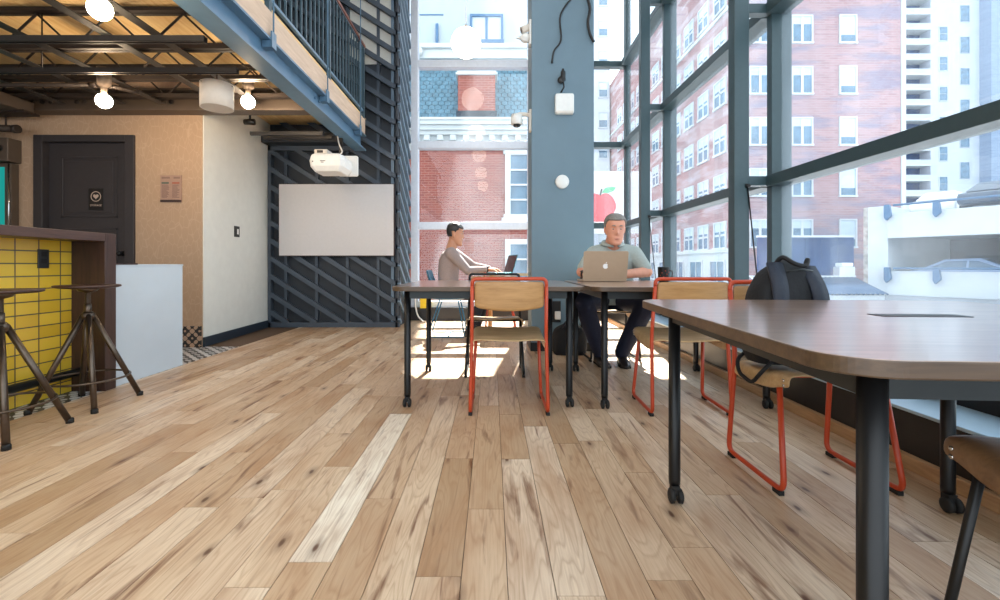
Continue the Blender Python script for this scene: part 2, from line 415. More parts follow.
def wallpaper():
    m, nt, out = new_mat('beige_geometric_wallpaper'); p = principled(nt, out, .75, 0, .3)
    mp = coords(nt, (16, 16, 7), (0, .6, 0)); vo = N(nt, 'TexVoronoi'); vo.feature = 'DISTANCE_TO_EDGE'; vo.distance = 'EUCLIDEAN'; vo.inputs['Scale'].default_value = 1.3
    L(nt, mp.outputs[0], vo.inputs['Vector'])
    r = ramp(nt, [(.0, lin((184,158,134))), (.03, lin((178,151,126))), (.06, lin((173,146,121)))]); L(nt, vo.outputs['Distance'], r.inputs[0])
    L(nt, r.outputs[0], p.inputs['Base Color']); return m
M_['wallpaper'] = wallpaper()
def patt(name, a, b, per, axes):
    m, nt, out = new_mat(name); p = principled(nt, out, .4)
    tc = N(nt, 'TexCoord'); sx = N(nt, 'SeparateXYZ'); L(nt, tc.outputs['Object'], sx.inputs[0]); ax = {'x': 0, 'y': 1, 'z': 2}
    def s_(i, k, ph=0.):
        q = N(nt, 'Math', operation='MULTIPLY_ADD'); q.inputs[1].default_value = 2*PI*k/per; q.inputs[2].default_value = ph; L(nt, sx.outputs[ax[axes[i]]], q.inputs[0])
        r = N(nt, 'Math', operation='SINE'); L(nt, q.outputs[0], r.inputs[0]); return r.outputs[0]
    def op(o, x, y):
        q = N(nt, 'Math', operation=o); L(nt, x, q.inputs[0])
        if isinstance(y, (int, float)): q.inputs[1].default_value = y
        else: L(nt, y, q.inputs[1])
        return q.outputs[0]
    d = op('ADD', s_(0, 1), s_(1, 1)); e = op('MULTIPLY', s_(0, .5, .8), s_(1, .5, .8))
    v = op('GREATER_THAN', op('ADD', op('ABSOLUTE', d, 0), op('MULTIPLY', e, .9)), .75)
    mx = N(nt, 'MixRGB'); L(nt, v, mx.inputs[0]); mx.inputs[1].default_value = (*lin(a), 1); mx.inputs[2].default_value = (*lin(b), 1)
    L(nt, mx.outputs[0], p.inputs['Base Color']); return m
M_['tile_bw'] = patt('black_white_tile', (40,40,44), (206,206,206), .085, 'xy')

for k_ in ('table',):
    for n_ in M_[k_].node_tree.nodes:
        if n_.type == 'BSDF_PRINCIPLED': n_.inputs['Coat Weight'].default_value = 1; n_.inputs['Coat IOR'].default_value = 1.7; n_.inputs['Coat Roughness'].default_value = .17
# ------------------------------------------------------------------ floor
def planks():
    me = MB(); bm = me.bm
    lay = bm.loops.layers.float_color.new('plank')
    joints = {-5: [1.303, 2.6], -4: [1.657, .75], -2: [1.242, 2.0], -1: [1.586, 2.75], 0: [1.995, .9], 1: [1.169, 2.4], 3: [1.227, 2.2], 4: [1.37, 1.865], 6: [1.683, .8], -6: [1.92, 1.2], -7: [1.72, 2.3]}
    rr = random.Random(21); W = .1265; g = .0011
    for k in range(-22, 14):
        x0 = .042+W*k; x1 = x0+W
        if x1 < -2.66 or x0 > 1.76: continue
        x0 = max(x0, -2.66); x1 = min(x1, 1.76)
        ys = sorted(joints.get(k, []))
        if not ys: ys = [rr.uniform(.6, 1.6)]
        lo = [ys[0]]
        while lo[-1] > -1.3: lo.append(lo[-1]-rr.uniform(.55, 1.7))
        hi = [ys[-1]]
        while hi[-1] < 7.15: hi.append(hi[-1]+rr.uniform(.55, 1.9))
        allv = sorted(set(lo+ys+hi))
        for a, b in zip(allv, allv[1:]):
            a_, b_ = max(a, -1.3), min(b, 7.15)
            if b_-a_ < .02: continue
            c = (rr.random()*.9, rr.random(), rr.random(), 1)
            if k == -5 and abs(a-1.303) < .01: c = (1, .3, .6, 1)
            if k == 0 and a < 1.99 < b+.01 and b < 2: c = (.93, .2, .1, 1)
            top = [bm.verts.new(p) for p in ((x0+g, a_+g, 0), (x1-g, a_+g, 0), (x1-g, b_-g, 0), (x0+g, b_-g, 0))]
            bot = [bm.verts.new((v.co.x, v.co.y, -.006)) for v in top]
            fs = [bm.faces.new(top)] + [bm.faces.new((top[i], bot[i], bot[(i+1) % 4], top[(i+1) % 4])) for i in range(4)]
            for f in fs:
                for l in f.loops: l[lay] = c
    return me
struct(planks().obj('floor', M_['floor'], recalc=True))
sbx('floor_underlay', (-6, 2.3, -1.3, 7.2, -.12, -.006), paint('groove', (92, 70, 52), .8))
sbx('floor_tile', (-6, -2.662, -1.3, 4.74, -.006, .0), M_['tile_bw'])

# ------------------------------------------------------------------ walls
wb = MB()                                                     # wallpapered wall with a door opening
for b in ((-6, -4.79, 4.72, 4.84, 0, 2.85), (-3.74, -3.04, 4.72, 4.84, 0, 2.85), (-4.79, -3.74, 4.72, 4.84, 2.22, 2.85)): wb.box(*b)
struct(wb.obj('wall_wallpaper', M_['wallpaper']))
m = MB(); m.prism([(-3.2, 4.73), (-3.03, 4.73), (-3.105, 6.4), (-3.2, 6.4)], Matrix.Identity(4), 2.85); struct(m.obj('wall_left', M_['white_wall']))
m = MB(); m.prism([(-3.04, 4.725), (-3.014, 4.725), (-3.08, 6.2), (-3.106, 6.2)], Matrix.Identity(4), .1); struct(m.obj('baseboard_left', M_['baseboard'], None, .003))
sbx('baseboard_wallpaper', (-3.74, -3.045, 4.70, 4.72, 0, .22), patt('floral_tile', (34,30,30), (176,146,122), .075, 'xz'))
sbx('wall_far_left', (-6.1, -6, -1.3, 4.84, 0, 2.85), M_['wallpaper'])
d = sroot('door_1', (-4.265, 4.72, 0))
f = MB(); f.box(-.525, -.43, -.025, .12, 0, 2.22); f.box(.43, .525, -.025, .12, 0, 2.22); f.box(-.43, .43, -.025, .12, 2.15, 2.22)
f.obj('door_frame', M_['door'], d, .004)
leaf = MB(); leaf.box(-.43, .43, .05, .09, 0, 2.15); leaf.obj('door_leaf', M_['door'], d)
for (z0, z1) in ((1.36, 2.01), (.2, 1.25)):
    pm = MB()
    for b in ((-.3, .3, .042, .052, z1-.02, z1), (-.3, .3, .042, .052, z0, z0+.02), (-.3, -.28, .042, .052, z0, z1), (.28, .3, .042, .052, z0, z1)): pm.box(*b)
    pm.box(-.25, .25, .044, .052, z0+.05, z1-.05)
    pm.obj('door_panel', M_['door'], d, .003)
hd = MB(); hd.lathe([(.028, .05), (.028, .03), (.011, .03), (.011, -.005), (.026, -.012), (.026, -.035), (.012, -.045)], (.37, 0, .98), 16, 'y'); hd.obj('door_knob', M_['black'], d)

# mezzanine
sbx('ceiling', (-6, -1.76, -1.3, 6.3, 2.82, 2.9), M_['deck'])
sbx('ceiling_upper', (-6, 2.3, -1.3, 7.19, 5.34, 5.46), M_['white_wall'])
sbx('wall_mezzanine', (-2.95, -2.87, -1.3, 6.3, 2.9, 5.34), M_['navy_back'])
sbx('trim_1', (-1.76, -1.72, -1.3, 6.1, 2.612, 2.83), woodmat('pale_floor_edge', (214,190,168), (190,162,138), .6, 'y'))
bm_ = MB()
bm_.box(-1.86, -1.70, -1.3, 6.08, 2.40, 2.418); bm_.box(-1.787, -1.773, -1.3, 6.08, 2.418, 2.592); bm_.box(-1.86, -1.70, -1.3, 6.08, 2.592, 2.61)
eb = bm_.obj('edge_beam', M_['beam']); struct(eb)
for y in (2.35, 3.49, 4.64, 5.8):
    br = MB(); br.box(-1.765, -1.695, y-.035, y+.035, 2.535, 2.59); br.box(-1.70, -1.688, y-.035, y+.035, 2.535, 2.66); br.obj('bracket', M_['beam'], eb)
for y in (4.5, 4.6):
    for z in (2.46, 2.53): MB().lathe([(.014, 0), (.014, .012), (0, .014)], (-1.773, y, z), 8, 'x').obj('bolt', M_['beam'], eb)
wbm = MB(); wbm.box(-6, -1.86, 4.56, 4.72, 2.43, 2.45); wbm.box(-6, -1.86, 4.665, 4.68, 2.45, 2.64); wbm.box(-6, -1.86, 4.56, 4.72, 2.64, 2.655)
wbeam = struct(wbm.obj('wall_beam', M_['duct']))
for x in (-4.75, -4.66, -4.57, -4.3, -4.22, -3.4, -3.32):
    MB().lathe([(.022, 0), (.022, -.014), (0, -.018)], (x, 4.664, 2.55), 10, 'y').obj('bolt', M_['joist'], wbeam)
sbx('soffit', (-3.08, -1.9, 6.0, 6.25, 2.5, 2.62), M_['navy_back'])

# slat feature wall
sw = sroot('wall_back', (0, 0, 0))
b = MB(); b.box(-3.13, -1.29, 6.29, 6.33, 0, 5.34); b.obj('backing_panel', M_['navy_back'], sw)
b = MB(); b.box(-1.33, -1.30, 6.2, 7.1, 0, 5.34); b.obj('return_panel', M_['navy_back'], sw)
b = MB(); b.box(-1.98, -1.36, 6.275, 6.291, 3.66, 5.34); b.obj('pale_panel', M_['white_panel'], sw)
b = MB(); b.box(-3.09, -3.05, 6.2, 6.29, 0, 2.5); b.box(-3.09, -1.28, 6.2, 6.29, 0, .07); b.box(-3.09, -1.9, 6.2, 6.29, 2.44, 2.5); b.obj('perimeter_rail', M_['navy_slat'], sw)
for k in range(4): bx('stud', (-2.886+.428*k, -2.846+.428*k, 6.25, 6.289, .07, 5.34 if k == 3 else (2.44 if k < 2 else 5.34)), M_['navy_slat'], sw)
bx('stud', (-1.40, -1.36, 6.24, 6.289, .07, 5.34), M_['slat_lit'], sw)
bx('stud', (-1.33, -1.29, 6.86, 6.9, 0, 5.34), M_['slat_lit'], sw)
S_ = .638
for k in range(-4, 26):
    zl = .976+.247*k; z_end = zl-S_*(1.37-3.095)*-1
    x0, x1 = -3.06, -1.37
    za = zl-S_*(x0+3.095); zb = zl-S_*(x1+3.095)
    if za < .06 or zb > 5.28: continue
    if za > 5.28: x0 += (za-5.28)/S_; za = 5.28
    stop = False
    if zb < .06: x1 = x0+(za-.06)/S_; zb = .06; stop = True
    if x1-x0 < .1: continue
    m = MB(); m.bar((x0, 6.232, za), (x1, 6.232, zb), .062, .066, up=(0, -1, 0))
    if not stop:
        m.box(-1.372, -1.27, 6.2, 6.264, zb-.034, zb+.03)
        ze = zb-.62*.88
        ye = 7.08
        if ze < .05: ye = 6.2+(zb-.05)/.62; ze = .05
        m2 = MB(); m2.bar((-1.283, 6.2, zb), (-1.283, ye, ze), .034, .044); m2.obj('return_slat', M_['slat_lit'], sw)
    m.obj('slat', M_['navy_slat'] if zb < 9 else M_['slat_lit'], sw)

# column
column = struct(bx('column', (.396, 1.02, 4.5, 4.95, 0, 5.34), M_['column'], None, .004))
bx('column_base', (.385, 1.03, 4.488, 4.96, 0, .085), M_['black'], column)

# ------------------------------------------------------------------ glazing
ZT = [1.48, 2.75, 4.02]
w1 = sroot('window_1')
wl, wd = M_['frame_light'], M_['frame_dark']
for x0, x1 in ((-1.27, -1.16), (.56, .64)): bx('mullion', (x0, x1, 7.04, 7.2, .2, 5.34), wl, w1, .004)
for z in ZT: bx('transom', (-1.16, .56, 7.05, 7.19, z-.056, z+.056), wl, w1, .004)
bx('sill_frame', (-1.16, .56, 7.05, 7.19, .2, .29), wl, w1, .004); bx('head_frame', (-1.16, .56, 7.05, 7.19, 5.31, 5.34), wl, w1)
zz = [.29]+[v for z in ZT for v in (z-.056, z+.056)]+[5.31]
for i in range(0, 8, 2): bx('pane', (-1.165, .565, 7.13, 7.136, zz[i]-.004, zz[i+1]+.004), M_['glass'], w1)
w2 = sroot('window_2')
for x0, x1 in ((.64, .72), (2.1, 2.18)): bx('mullion', (x0, x1, 7.06, 7.18, .2, 5.34), wd, w2, .004)
for z in ZT: bx('transom', (.72, 2.1, 7.06, 7.18, z-.045, z+.045), wd, w2, .004)
bx('sill_frame', (.72, 2.1, 7.06, 7.18, .2, .28), wd, w2); bx('head_frame', (.72, 2.1, 7.06, 7.18, 5.31, 5.34), wd, w2)
zz = [.28]+[v for z in ZT for v in (z-.045, z+.045)]+[5.31]
for i in range(0, 8, 2): bx('pane', (.715, 2.105, 7.13, 7.136, zz[i]-.004, zz[i+1]+.004), M_['glass'], w2)
sbx('baseboard_back', (-1.27, 2.12, 6.98, 7.2, 0, .2), M_['kick'], .004)
w3 = sroot('window_3')
TY = [5.41, 3.345, 1.28, -.785]
edges = [7.06]+TY+[-1.3]
for y in TY:
    bx('mullion', (2.06, 2.21, y-.03, y+.03, .25, 5.34), wd, w3, .004)
    bx('truss_chord', (1.777, 1.888, y-.045, y+.045, .25, 5.34), wd, w3, .006)
    for z in ZT: bx('truss_strut', (1.888, 2.06, y-.035, y+.035, z-.035, z+.035), wd, w3, .003)
    t = MB(); t.tube([(1.87, y-.05, 1.45), (1.99, y-.05, .3)], .005, 8); t.lathe([(.014, -.015), (.014, .015)], (1.872, y-.05, 1.44), 10, 'x'); t.obj('tie_rod', M_['black'], w3)
for a, b_ in zip(edges, edges[1:]):
    y0, y1 = b_+.03, a-.03
    for z in ZT: bx('transom', (2.02, 2.18, y0, y1, z-.04, z+.04), wd, w3, .003)
    bx('sill_frame', (2.03, 2.18, y0, y1, .25, .34), M_['black'], w3)
    zz = [.34]+[v for z in ZT for v in (z-.04, z+.04)]+[5.34]
    for i in range(0, 8, 2): bx('pane', (2.13, 2.136, y0-.004, y1+.004, zz[i]-.004, zz[i+1]+.004), M_['glass_side'], w3)
sl = MB(); sl.box(1.765, 2.2, -1.3, 6.98, .235, .25); struct(sl.obj('trim_2', M_['sill'], None, .003))
sbx('wall_right', (1.775, 2.2, -1.3, 6.98, 0, .235), M_['kick'])
sbx('baseboard_right', (1.745, 1.775, -1.3, 6.98, 0, .06), M_['brown_trim'], .004)
# ------------------------------------------------------------------ chairs
def chair(label, loc, rz, group=None, frame='orange', wood='ply', name='sled_chair'):
    t = thing(name, label, 'chair', loc, rz, group)
    fm = M_[frame]; r = .0105
    m = MB(); sides = []
    for s in (-1, 1):
        sides.append([(s*.213, -.155, .44), (s*.208, -.205, .775)])
    # continuous back hoop and sled sides
    for s in (-1, 1):
        p = arc([(s*.198, .118, .432), (s*.222, .185, .0205), (s*.222, -.205, .0205), (s*.214, -.165, .45), (s*.210, -.215, .76)], .045)
        p = p[:-1]
        top = [Vector((s*.210, -.215, .745))]
        m.tube(p+top, r, 10)
    hoop = arc([(-.210, -.215, .742), (-.209, -.2165, .782), (.209, -.2165, .782), (.210, -.215, .742)], .028)
    m.tube(hoop, r, 10)
    m.tube([(-.2, .10, .432), (.2, .10, .432)], .009, 8); m.tube([(-.213, -.08, .413), (.213, -.08, .413)], .006, 8)
    m.obj('frame', fm, t)
    # plywood seat: saddle with rolled side flanges
    rows = []
    for j in range(9):
        v = j/8; y = .205-.385*v
        z = .462-.032*v-.012*math.sin(PI*v)
        row = []
        prof = [(-.214, -.062), (-.2145, -.035), (-.211, -.014), (-.2, -.003), (-.16, 0), (-.08, -.006), (0, -.009), (.08, -.006), (.16, 0), (.2, -.003), (.211, -.014), (.2145, -.035), (.214, -.062)]
        for i, (x, dz) in enumerate(prof):
            e = 0
            if j == 0: e = -.006
            fl = 1.0 if (1 < j < 8) else .8
            row.append((x, y, z+(dz*fl if dz < -.012 else dz)+e))
        rows.append(row)
    m = MB(); m.grid(rows); m.obj('seat', M_[wood], t, 0, .011, True, 1)
    for s in (-1, 1):
        rv = MB()
        for z in (.431, .412): rv.lathe([(.006, 0), (.006, .004), (0, .005)], (s*.2165, .175, z), 10, 'x', Matrix.Scale(s, 3, (1,0,0)).to_4x4() if s < 0 else None)
        rv.obj('rivet', M_['chrome'], t)
    rows = []
    for j in range(6):
        v = j/5; row = []
        for i in range(9):
            u = i/8*2-1
            drop = .0 if j < 5 else .0
            zz = .766-(.148+.022*(1-u*u))*v
            row.append((u*.2, -.212+.045*v*.3-.018*(1-u*u), zz))
        rows.append(row)
    m = MB(); m.grid(rows); m.obj('backrest', M_['ply_back_shaded'] if wood == 'ply' else M_[wood], t, 0, .011, True, 1)
    for s in (-1, 1):
        for y in (-.175, .15):
            g = MB(); g.box(s*.222-.011, s*.222+.011, y-.022, y+.022, 0, .018); g.obj('glide', M_['rubber'], t, .003)
    return t
CG = None
c1 = chair('orange framed plywood sled chair at the left end table, its back to the viewer', (.098, 2.76, 0), 0)
def rechair(loc, rz, label, frame=None, dark=False):
    mats = {'orange_powder_coat': M_[frame]} if frame else {}
    if dark: mats['oak_plywood'] = M_['ply_in_shade']; mats['oak_plywood_back'] = M_['ply_in_shade']
    return dup(c1, loc, rz, label, mats=mats)
rechair((1.135, 2.74, 0), -.03, 'orange framed plywood sled chair between the front table and the gold laptop table')
rechair((1.30, 1.845, 0), PI, 'orange framed plywood sled chair facing the front table with a black backpack on it')
rechair((1.262, .845, 0), -.16, 'dark framed plywood chair cut off by the lower right corner of the photo', 'black', True)
rechair((.02, 3.60, 0), PI, 'black framed plywood sled chair on the far side of the left table, facing the viewer', 'black')
rechair((1.09, 4.17, 0), PI+.05, 'black framed sled chair the man in the grey-green polo sits on', 'black')
rechair((.12, 5.78, 0), -PI/2, 'orange framed sled chair tucked at the small table by the far window', None)
# teal wire chair of the man at the window
wc = thing('wire_chair', 'teal blue wire-legged chair under the man in the grey shirt', 'chair', (-.52, 5.5, 0), -PI/2)
m = MB()
for s in (-1, 1):
    m.tube(arc([(s*.17, .12, .44), (s*.22, .2, .012), (s*.22, -.24, .012), (s*.17, -.1, .44)], .03), .008, 8)
    m.tube([(s*.17, -.1, .44), (s*.18, -.25, .78)], .008, 8)
m.tube([(-.22, .0, .012), (.22, .0, .012)], .007, 8)
m.obj('wire_base', M_['blue_wire'], wc)
rows = [[(-.21+.42*i/8, .2-.4*j/6, .45+.02*(2*i/8-1)**2-.01*math.sin(PI*j/6)) for i in range(9)] for j in range(7)]
MB().grid(rows).obj('seat', M_['blue_wire'], wc, 0, .012, True, 1)
rows = [[(-.2+.4*i/8, -.20-.07*j/5-.04*(1-(2*i/8-1)**2)+.03, .52+.28*j/5) for i in range(9)] for j in range(6)]
MB().grid(rows).obj('backrest', M_['blue_wire'], wc, 0, .01, True, 1)

# ------------------------------------------------------------------ tables
def table(label, loc, rz, sx, sy, lx, ly, h=.732, flap=None):
    t = thing('work_table', label, 'table', loc, rz)
    top = MB(); top.prism([(u, v) for u, v in rrect(sx, sy, .09, 16)], Matrix.Translation((0, 0, h-.027)), .027)
    for f in top.bm.faces:
        if f.normal.z > .9 or all(v.co.z > h-.001 for v in f.verts): f.material_index = 0
        else: f.material_index = 1
    for f in top.bm.faces: f.material_index = 0 if all(v.co.z > h-.001 for v in f.verts) else 1
    top.obj('tabletop', [M_['table'], M_['table_edge']], t, .003)
    ap = MB()
    for s in (-1, 1):
        ap.box(-lx/2, lx/2, s*ly/2-.0125, s*ly/2+.0125, h-.076, h-.027); ap.box(s*lx/2-.0125, s*lx/2+.0125, -ly/2, ly/2, h-.076, h-.027)
    ap.obj('apron_frame', M_['grey_metal'], t)
    for s in (-1, 1):
        for q in (-1, 1):
            x, y = s*lx/2, q*ly/2
            lg = MB(); lg.lathe([(.0195, .062), (.0205, .08), (.0205, h-.028)], (x, y, 0), 16); L_ = lg.obj('leg', M_['black'], t)
            c = MB(); c.lathe([(.012, .04), (.012, .075)], (x, y, 0), 10)
            c.box(x-.014, x+.014, y-.02, y+.012, .03, .062)
            for k in (-1, 1): c.lathe([(.0, k*.006), (.022, k*.006), (.026, k*.009), (.026, k*.02), (.018, k*.024), (0, k*.024)], (x, y-.014, .026), 16, 'x')
            c.obj('caster', M_['rubber'], L_)
    if flap:
        fl = MB(); fx, fy = flap
        fl.prism(rrect(.22, .062, .008, 3), Matrix.Translation((fx, fy, h-.0005)), .0015)
        f_ = fl.obj('power_flap', M_['black_plastic'], t)
    return t
th = .07
table('large walnut top work table in the right foreground on black casters', (1.10, 1.145, 0), -.068, 1.155, 1.12, .935, .93, .728, (.012, .03))
table('walnut top work table on casters behind the centre orange chair', (-.022, 3.20, 0), 0, 1.165, 1.11, .985, .92)
table('walnut top work table with the gold laptop and black mug on it', (1.165, 3.18, 0), 0, 1.15, 1.13, .975, .94)
tt = thing('small_table', 'small pale wood table under the dark laptop at the far window', 'table', (.26, 5.5, 0))
m = MB(); m.prism(rrect(.62, .6, .03, 4), Matrix.Translation((0, 0, .735)), .022); m.obj('tabletop', M_['ply'], tt, .002)
for s in (-1, 1):
    for q in (-1, 1):
        MB().bar((s*.26, q*.25, .735), (s*.29, q*.28, 0), .035, .035).obj('leg', M_['tan_wood'], tt, .003)

# ------------------------------------------------------------------ bar
bar = thing('bar_counter', 'walnut waterfall bar counter with a yellow tiled front', 'bar counter', (0, 0, 0))
bx('countertop', (-3.5, -2.63, -1.2, 3.06, 1.02, 1.077), M_['walnut'], bar, .004)
bx('end_panel', (-3.5, -2.63, 3.06, 3.15, 0, 1.077), M_['walnut_z'], bar, .004)
bx('tiled_front', (-2.94, -2.86, -1.2, 3.06, 0, 1.02), M_['tile_y'], bar)
ol = bx('outlet_plate', (-2.862, -2.852, 2.83, 2.90, .84, .96), M_['black_plastic'], bar, .003)
for z in (.87, .915): bx('socket', (-2.853, -2.8505, 2.848, 2.882, z, z+.028), M_['black'], ol)
fr = MB(); fr.tube([(-2.77, -1.1, .145), (-2.77, 3.055, .145)], .026, 14)
for y in (-.6, .4, 1.4, 2.45): fr.box(-2.86, -2.77, y-.015, y+.015, .135, .155)
fr.obj('foot_rail', M_['grey_metal'], bar)
lc = thing('low_cabinet', 'low pale blue-white cabinet against the end of the bar', 'cabinet', (-2.99, 3.51, 0))
b = MB(); b.box(-.31, .33, -.355, .36, .0, .852); b.obj('body', M_['white_cab'], lc, .003)
b = MB(); b.box(-.315, .333, -.357, .364, .852, .866); b.obj('top', M_['white_cab'], lc, .003)
b = MB()
rr = random.Random(3); pts = []
for i in range(11): pts.append((-.35+i*.03, .004+rr.random()*.012))
for i in range(10): b.box(.31, .3355, -.355+i*.022, -.336+i*.022, .862, .866+.002+rr.random()*.008)
b.obj('torn_edging', M_['poster_dark'], lc)

def stool(label, loc, rz):
    t = thing('bar_stool', label, 'stool', loc, rz, 'bar stools')
    m = MB(); m.lathe([(0, .718), (.135, .718), (.16, .724), (.163, .731), (.158, .737), (.14, .737), (.06, .733), (0, .732)], (0,0,0), 36); m.obj('seat', M_['walnut_z'], t)
    m = MB(); m.lathe([(.018, .54), (.018, .62), (.013, .622), (.013, .69), (.045, .70), (.06, .718)], (0,0,0), 16)
    for k in range(10): m.lathe([(.013, .625+k*.006), (.0152, .628+k*.006), (.013, .631+k*.006)], (0,0,0), 14)
    m.obj('screw_post', M_['steel_brown'], t)
    m = MB(); m.lathe([(.02, .52), (.034, .53), (.034, .56), (.022, .572)], (0,0,0), 16); m.obj('hub', M_['steel_brown'], t)
    for k in range(4):
        a = PI/4+k*PI/2; c, s = math.cos(a), math.sin(a)
        m = MB(); m.tube([(c*.02, s*.02, .555), (c*.255, s*.255, .012)], .0155, 12); lg = m.obj('leg', M_['steel_brown'], t)
        m = MB(); m.lathe([(.018, 0), (.018, .022), (.015, .026)], (c*.258, s*.258, 0), 12); m.obj('foot', M_['rubber'], lg)
    n = 40; rr_ = .205
    m = MB(); m.tube([(rr_*math.cos(2*PI*k/n), rr_*math.sin(2*PI*k/n), .165) for k in range(n)], .0065, 8, True); m.obj('foot_ring', M_['steel_brown'], t)
    return t
s2 = stool('bronze steel bar stool with a round walnut seat, nearest the end panel of the bar', (-2.497, 2.78, 0), .06)
dup(s2, (-2.46, 2.25, 0), .12, 'bronze steel bar stool half cut off by the left edge of the photo')

# ------------------------------------------------------------------ under the mezzanine
for i, y in enumerate((2.0, 2.58, 3.44, 4.0, 4.42)):
    names = ['nearest the viewer', 'second from the viewer', 'third from the viewer', 'fourth from the viewer', 'closest to the wallpapered wall']
    t = thing('steel_joist', 'dark open-web steel joist under the pine deck, ' + names[i], 'joist', (0, y, 0), 0, 'open-web joists under the mezzanine')
    for q in (-1, 1):
        bx('top_chord', (-6, -1.87, q*.022-.017, q*.022+.017, 2.785, 2.815), M_['joist'], t)
        bx('bottom_chord', (-5.9, -1.95, q*.02-.016, q*.02+.016, 2.50, 2.535), M_['joist'], t)
    w = MB(); x = -1.95-.02*i; pts = []
    while x > -6:
        pts += [(x, 0, 2.53), (x-.14, 0, 2.53), (x-.35, 0, 2.78)]; x -= .56
    z = [(-1.9, 0, 2.78)]
    xs = -1.98
    while xs > -6:
        z += [(xs-.1, 0, 2.52), (xs-.38, 0, 2.78)]; xs -= .56
    w.tube(z, .0105, 6); w.obj('web_rod', M_['joist'], t)
for i, (y, z, x1) in enumerate(((2.97, 2.35, -1.89), (3.45, 2.35, -1.95))):
    t = thing('strut_channel', 'dark strut channel hung below the joists, ' + ('nearer and higher in the photo' if i == 0 else 'farther, above the small ceiling globes'), 'strut channel', (0, y, z), 0, 'strut channels')
    m = MB(); m.box(-6, x1, -.02, .02, .014, .018); m.box(-6, x1, -.02, -.016, -.02, .014); m.box(-6, x1, .016, .02, -.02, .014); m.box(-6, x1, -.02, -.01, -.022, -.018); m.box(-6, x1, .01, .02, -.022, -.018)
    m.obj('channel', M_['chan'], t)
    for x in (-3.45, -4.9): MB().tube([(x, 0, .01), (x, 0, .47)], .005, 6).obj('hanger_rod', M_['joist'], t)
m = MB(); m.tube([(-6, 3.9, 2.42), (-3.45, 3.9, 2.42)], .018, 10); m.lathe([(.026, -.03), (.026, .03)], (-3.45, 3.9, 2.42), 12, 'x')
m.tube([(-3.45, 3.9, 2.42), (-3.3, 3.95, 2.42), (-3.22, 4.1, 2.43)], .02, 8)
tag(m.obj('conduit_pipe', M_['joist']), 'thin dark pipe with a valve running along the joists near the small globes', 'pipe')
for i, x in enumerate((-2.35, -2.7, -3.3, -3.7, -4.3, -4.75)):
    m = MB(); m.box(x-.036, x+.036, 1.5, 4.5, 2.47, 2.478); m.box(x-.036, x-.028, 1.5, 4.5, 2.478, 2.50)
    side = ['first', 'second', 'third', 'fourth', 'fifth', 'sixth'][i]
    tag(m.obj('bridging_angle', M_['chan']), f'grey bridging angle running front to back under the joists, {side} from the edge beam', 'steel angle', 'bridging angles under the joists')
def globe_lamp(label, loc, r, ztop):
    t = thing('globe_lamp', label, 'lamp', loc, 0, 'bare globe lamps under the mezzanine')
    MB().ball((0, 0, 0), r, seg=24).obj('bulb', M_['bulb'], t)
    m = MB(); m.lathe([(.02, r*.9), (.024, r+.05), (.024, r+.06), (.05, r+.075), (.05, ztop-loc[2])], (0,0,0), 16); m.obj('socket', M_['duct'], t)
    return t
globe_lamp('largest bare globe lamp, at the top of the photo under the pine deck', at(100, 9, 2.35), .055, 2.5)
globe_lamp('small bare globe lamp left of the drum pendant above the door', at(104, 101, 3.75), .058, 2.5)
globe_lamp('small bare globe lamp right of the white drum pendant', at(248, 102, 4.2), .06, 2.6)
p = at(217, 96.5, 3.75)
t = thing('drum_pendant', 'white drum pendant hanging under the joists beside the wall corner', 'pendant lamp', p)
m = MB(); m.lathe([(.116, -.1), (.124, -.1), (.124, .1), (.116, .1), (.116, -.1)], (0,0,0), 32); m.obj('shade', M_['shade'], t)
MB().lathe([(0, -.088), (.115, -.088), (.115, -.082), (0, -.082)], (0,0,0), 32).obj('diffuser', M_['white'], t)
m = MB(); m.tube([(0, 0, -.06), (0, 0, 2.51-p.z)], .006, 8)
for k in range(3): m.tube([(0, 0, .085), (.13*math.cos(k*2.1), .13*math.sin(k*2.1), .085)], .004, 6)
m.obj('stem', M_['joist'], t)
t = thing('air_duct', 'brown grey rectangular air duct at the upper left edge', 'duct', (0, 0, 0))
bx('duct_box', (-5.4, -4.62, 4.2, 4.54, 2.38, 2.495), M_['duct'], t, .006); bx('flange', (-5.42, -4.58, 4.4, 4.56, 2.36, 2.382), M_['joist'], t); bx('grille', (-5.35, -4.68, 4.19, 4.205, 2.40, 2.48), M_['shade'], t)
m = MB(); m.tube([(-5.9, 4.35, 2.24), (-4.75, 4.5, 2.22)], .035, 14); m.lathe([(.042, -.02), (.042, .02)], (-4.76, 4.5, 2.22), 14, 'x')
m.tube([(-4.85, 4.49, 2.25), (-4.85, 4.49, 2.37)], .008, 6)
tag(m.obj('black_pipe', M_['joist']), 'black round pipe hanging below the air duct at the left edge', 'pipe')
t = thing('wall_screen', 'wall screen with a teal glow and tan surround at the left edge', 'screen', (-5.25, 4.66, 0))
bx('top_housing', (-.45, .32, -.08, .06, 1.92, 2.16), M_['duct'], t, .006); bx('surround', (-.42, .29, -.02, .06, .95, 1.91), M_['duct'], t, .004); bx('display', (-.37, .225, -.026, -.018, 1.0, 1.87), M_['teal_screen'], t)
MB().lathe([(.035, -.095), (.03, -.08), (.0, -.08)], (.24, 0, 2.05), 16, 'y').obj('dial', M_['black'], t)
MB().tube([(.30, -.05, 1.0), (.30, -.05, 1.9)], .008, 8).obj('edge_bar', M_['chrome'], t)
m = MB(); m.box(-2.72, -1.9, 5.05, 5.09, 2.32, 2.36); m.box(-2.72, -1.9, 5.35, 5.39, 2.36, 2.40)
tag(m.obj('ceiling_track', M_['chan']), 'dark ceiling track over the white wall, behind the wall beam', 'track')
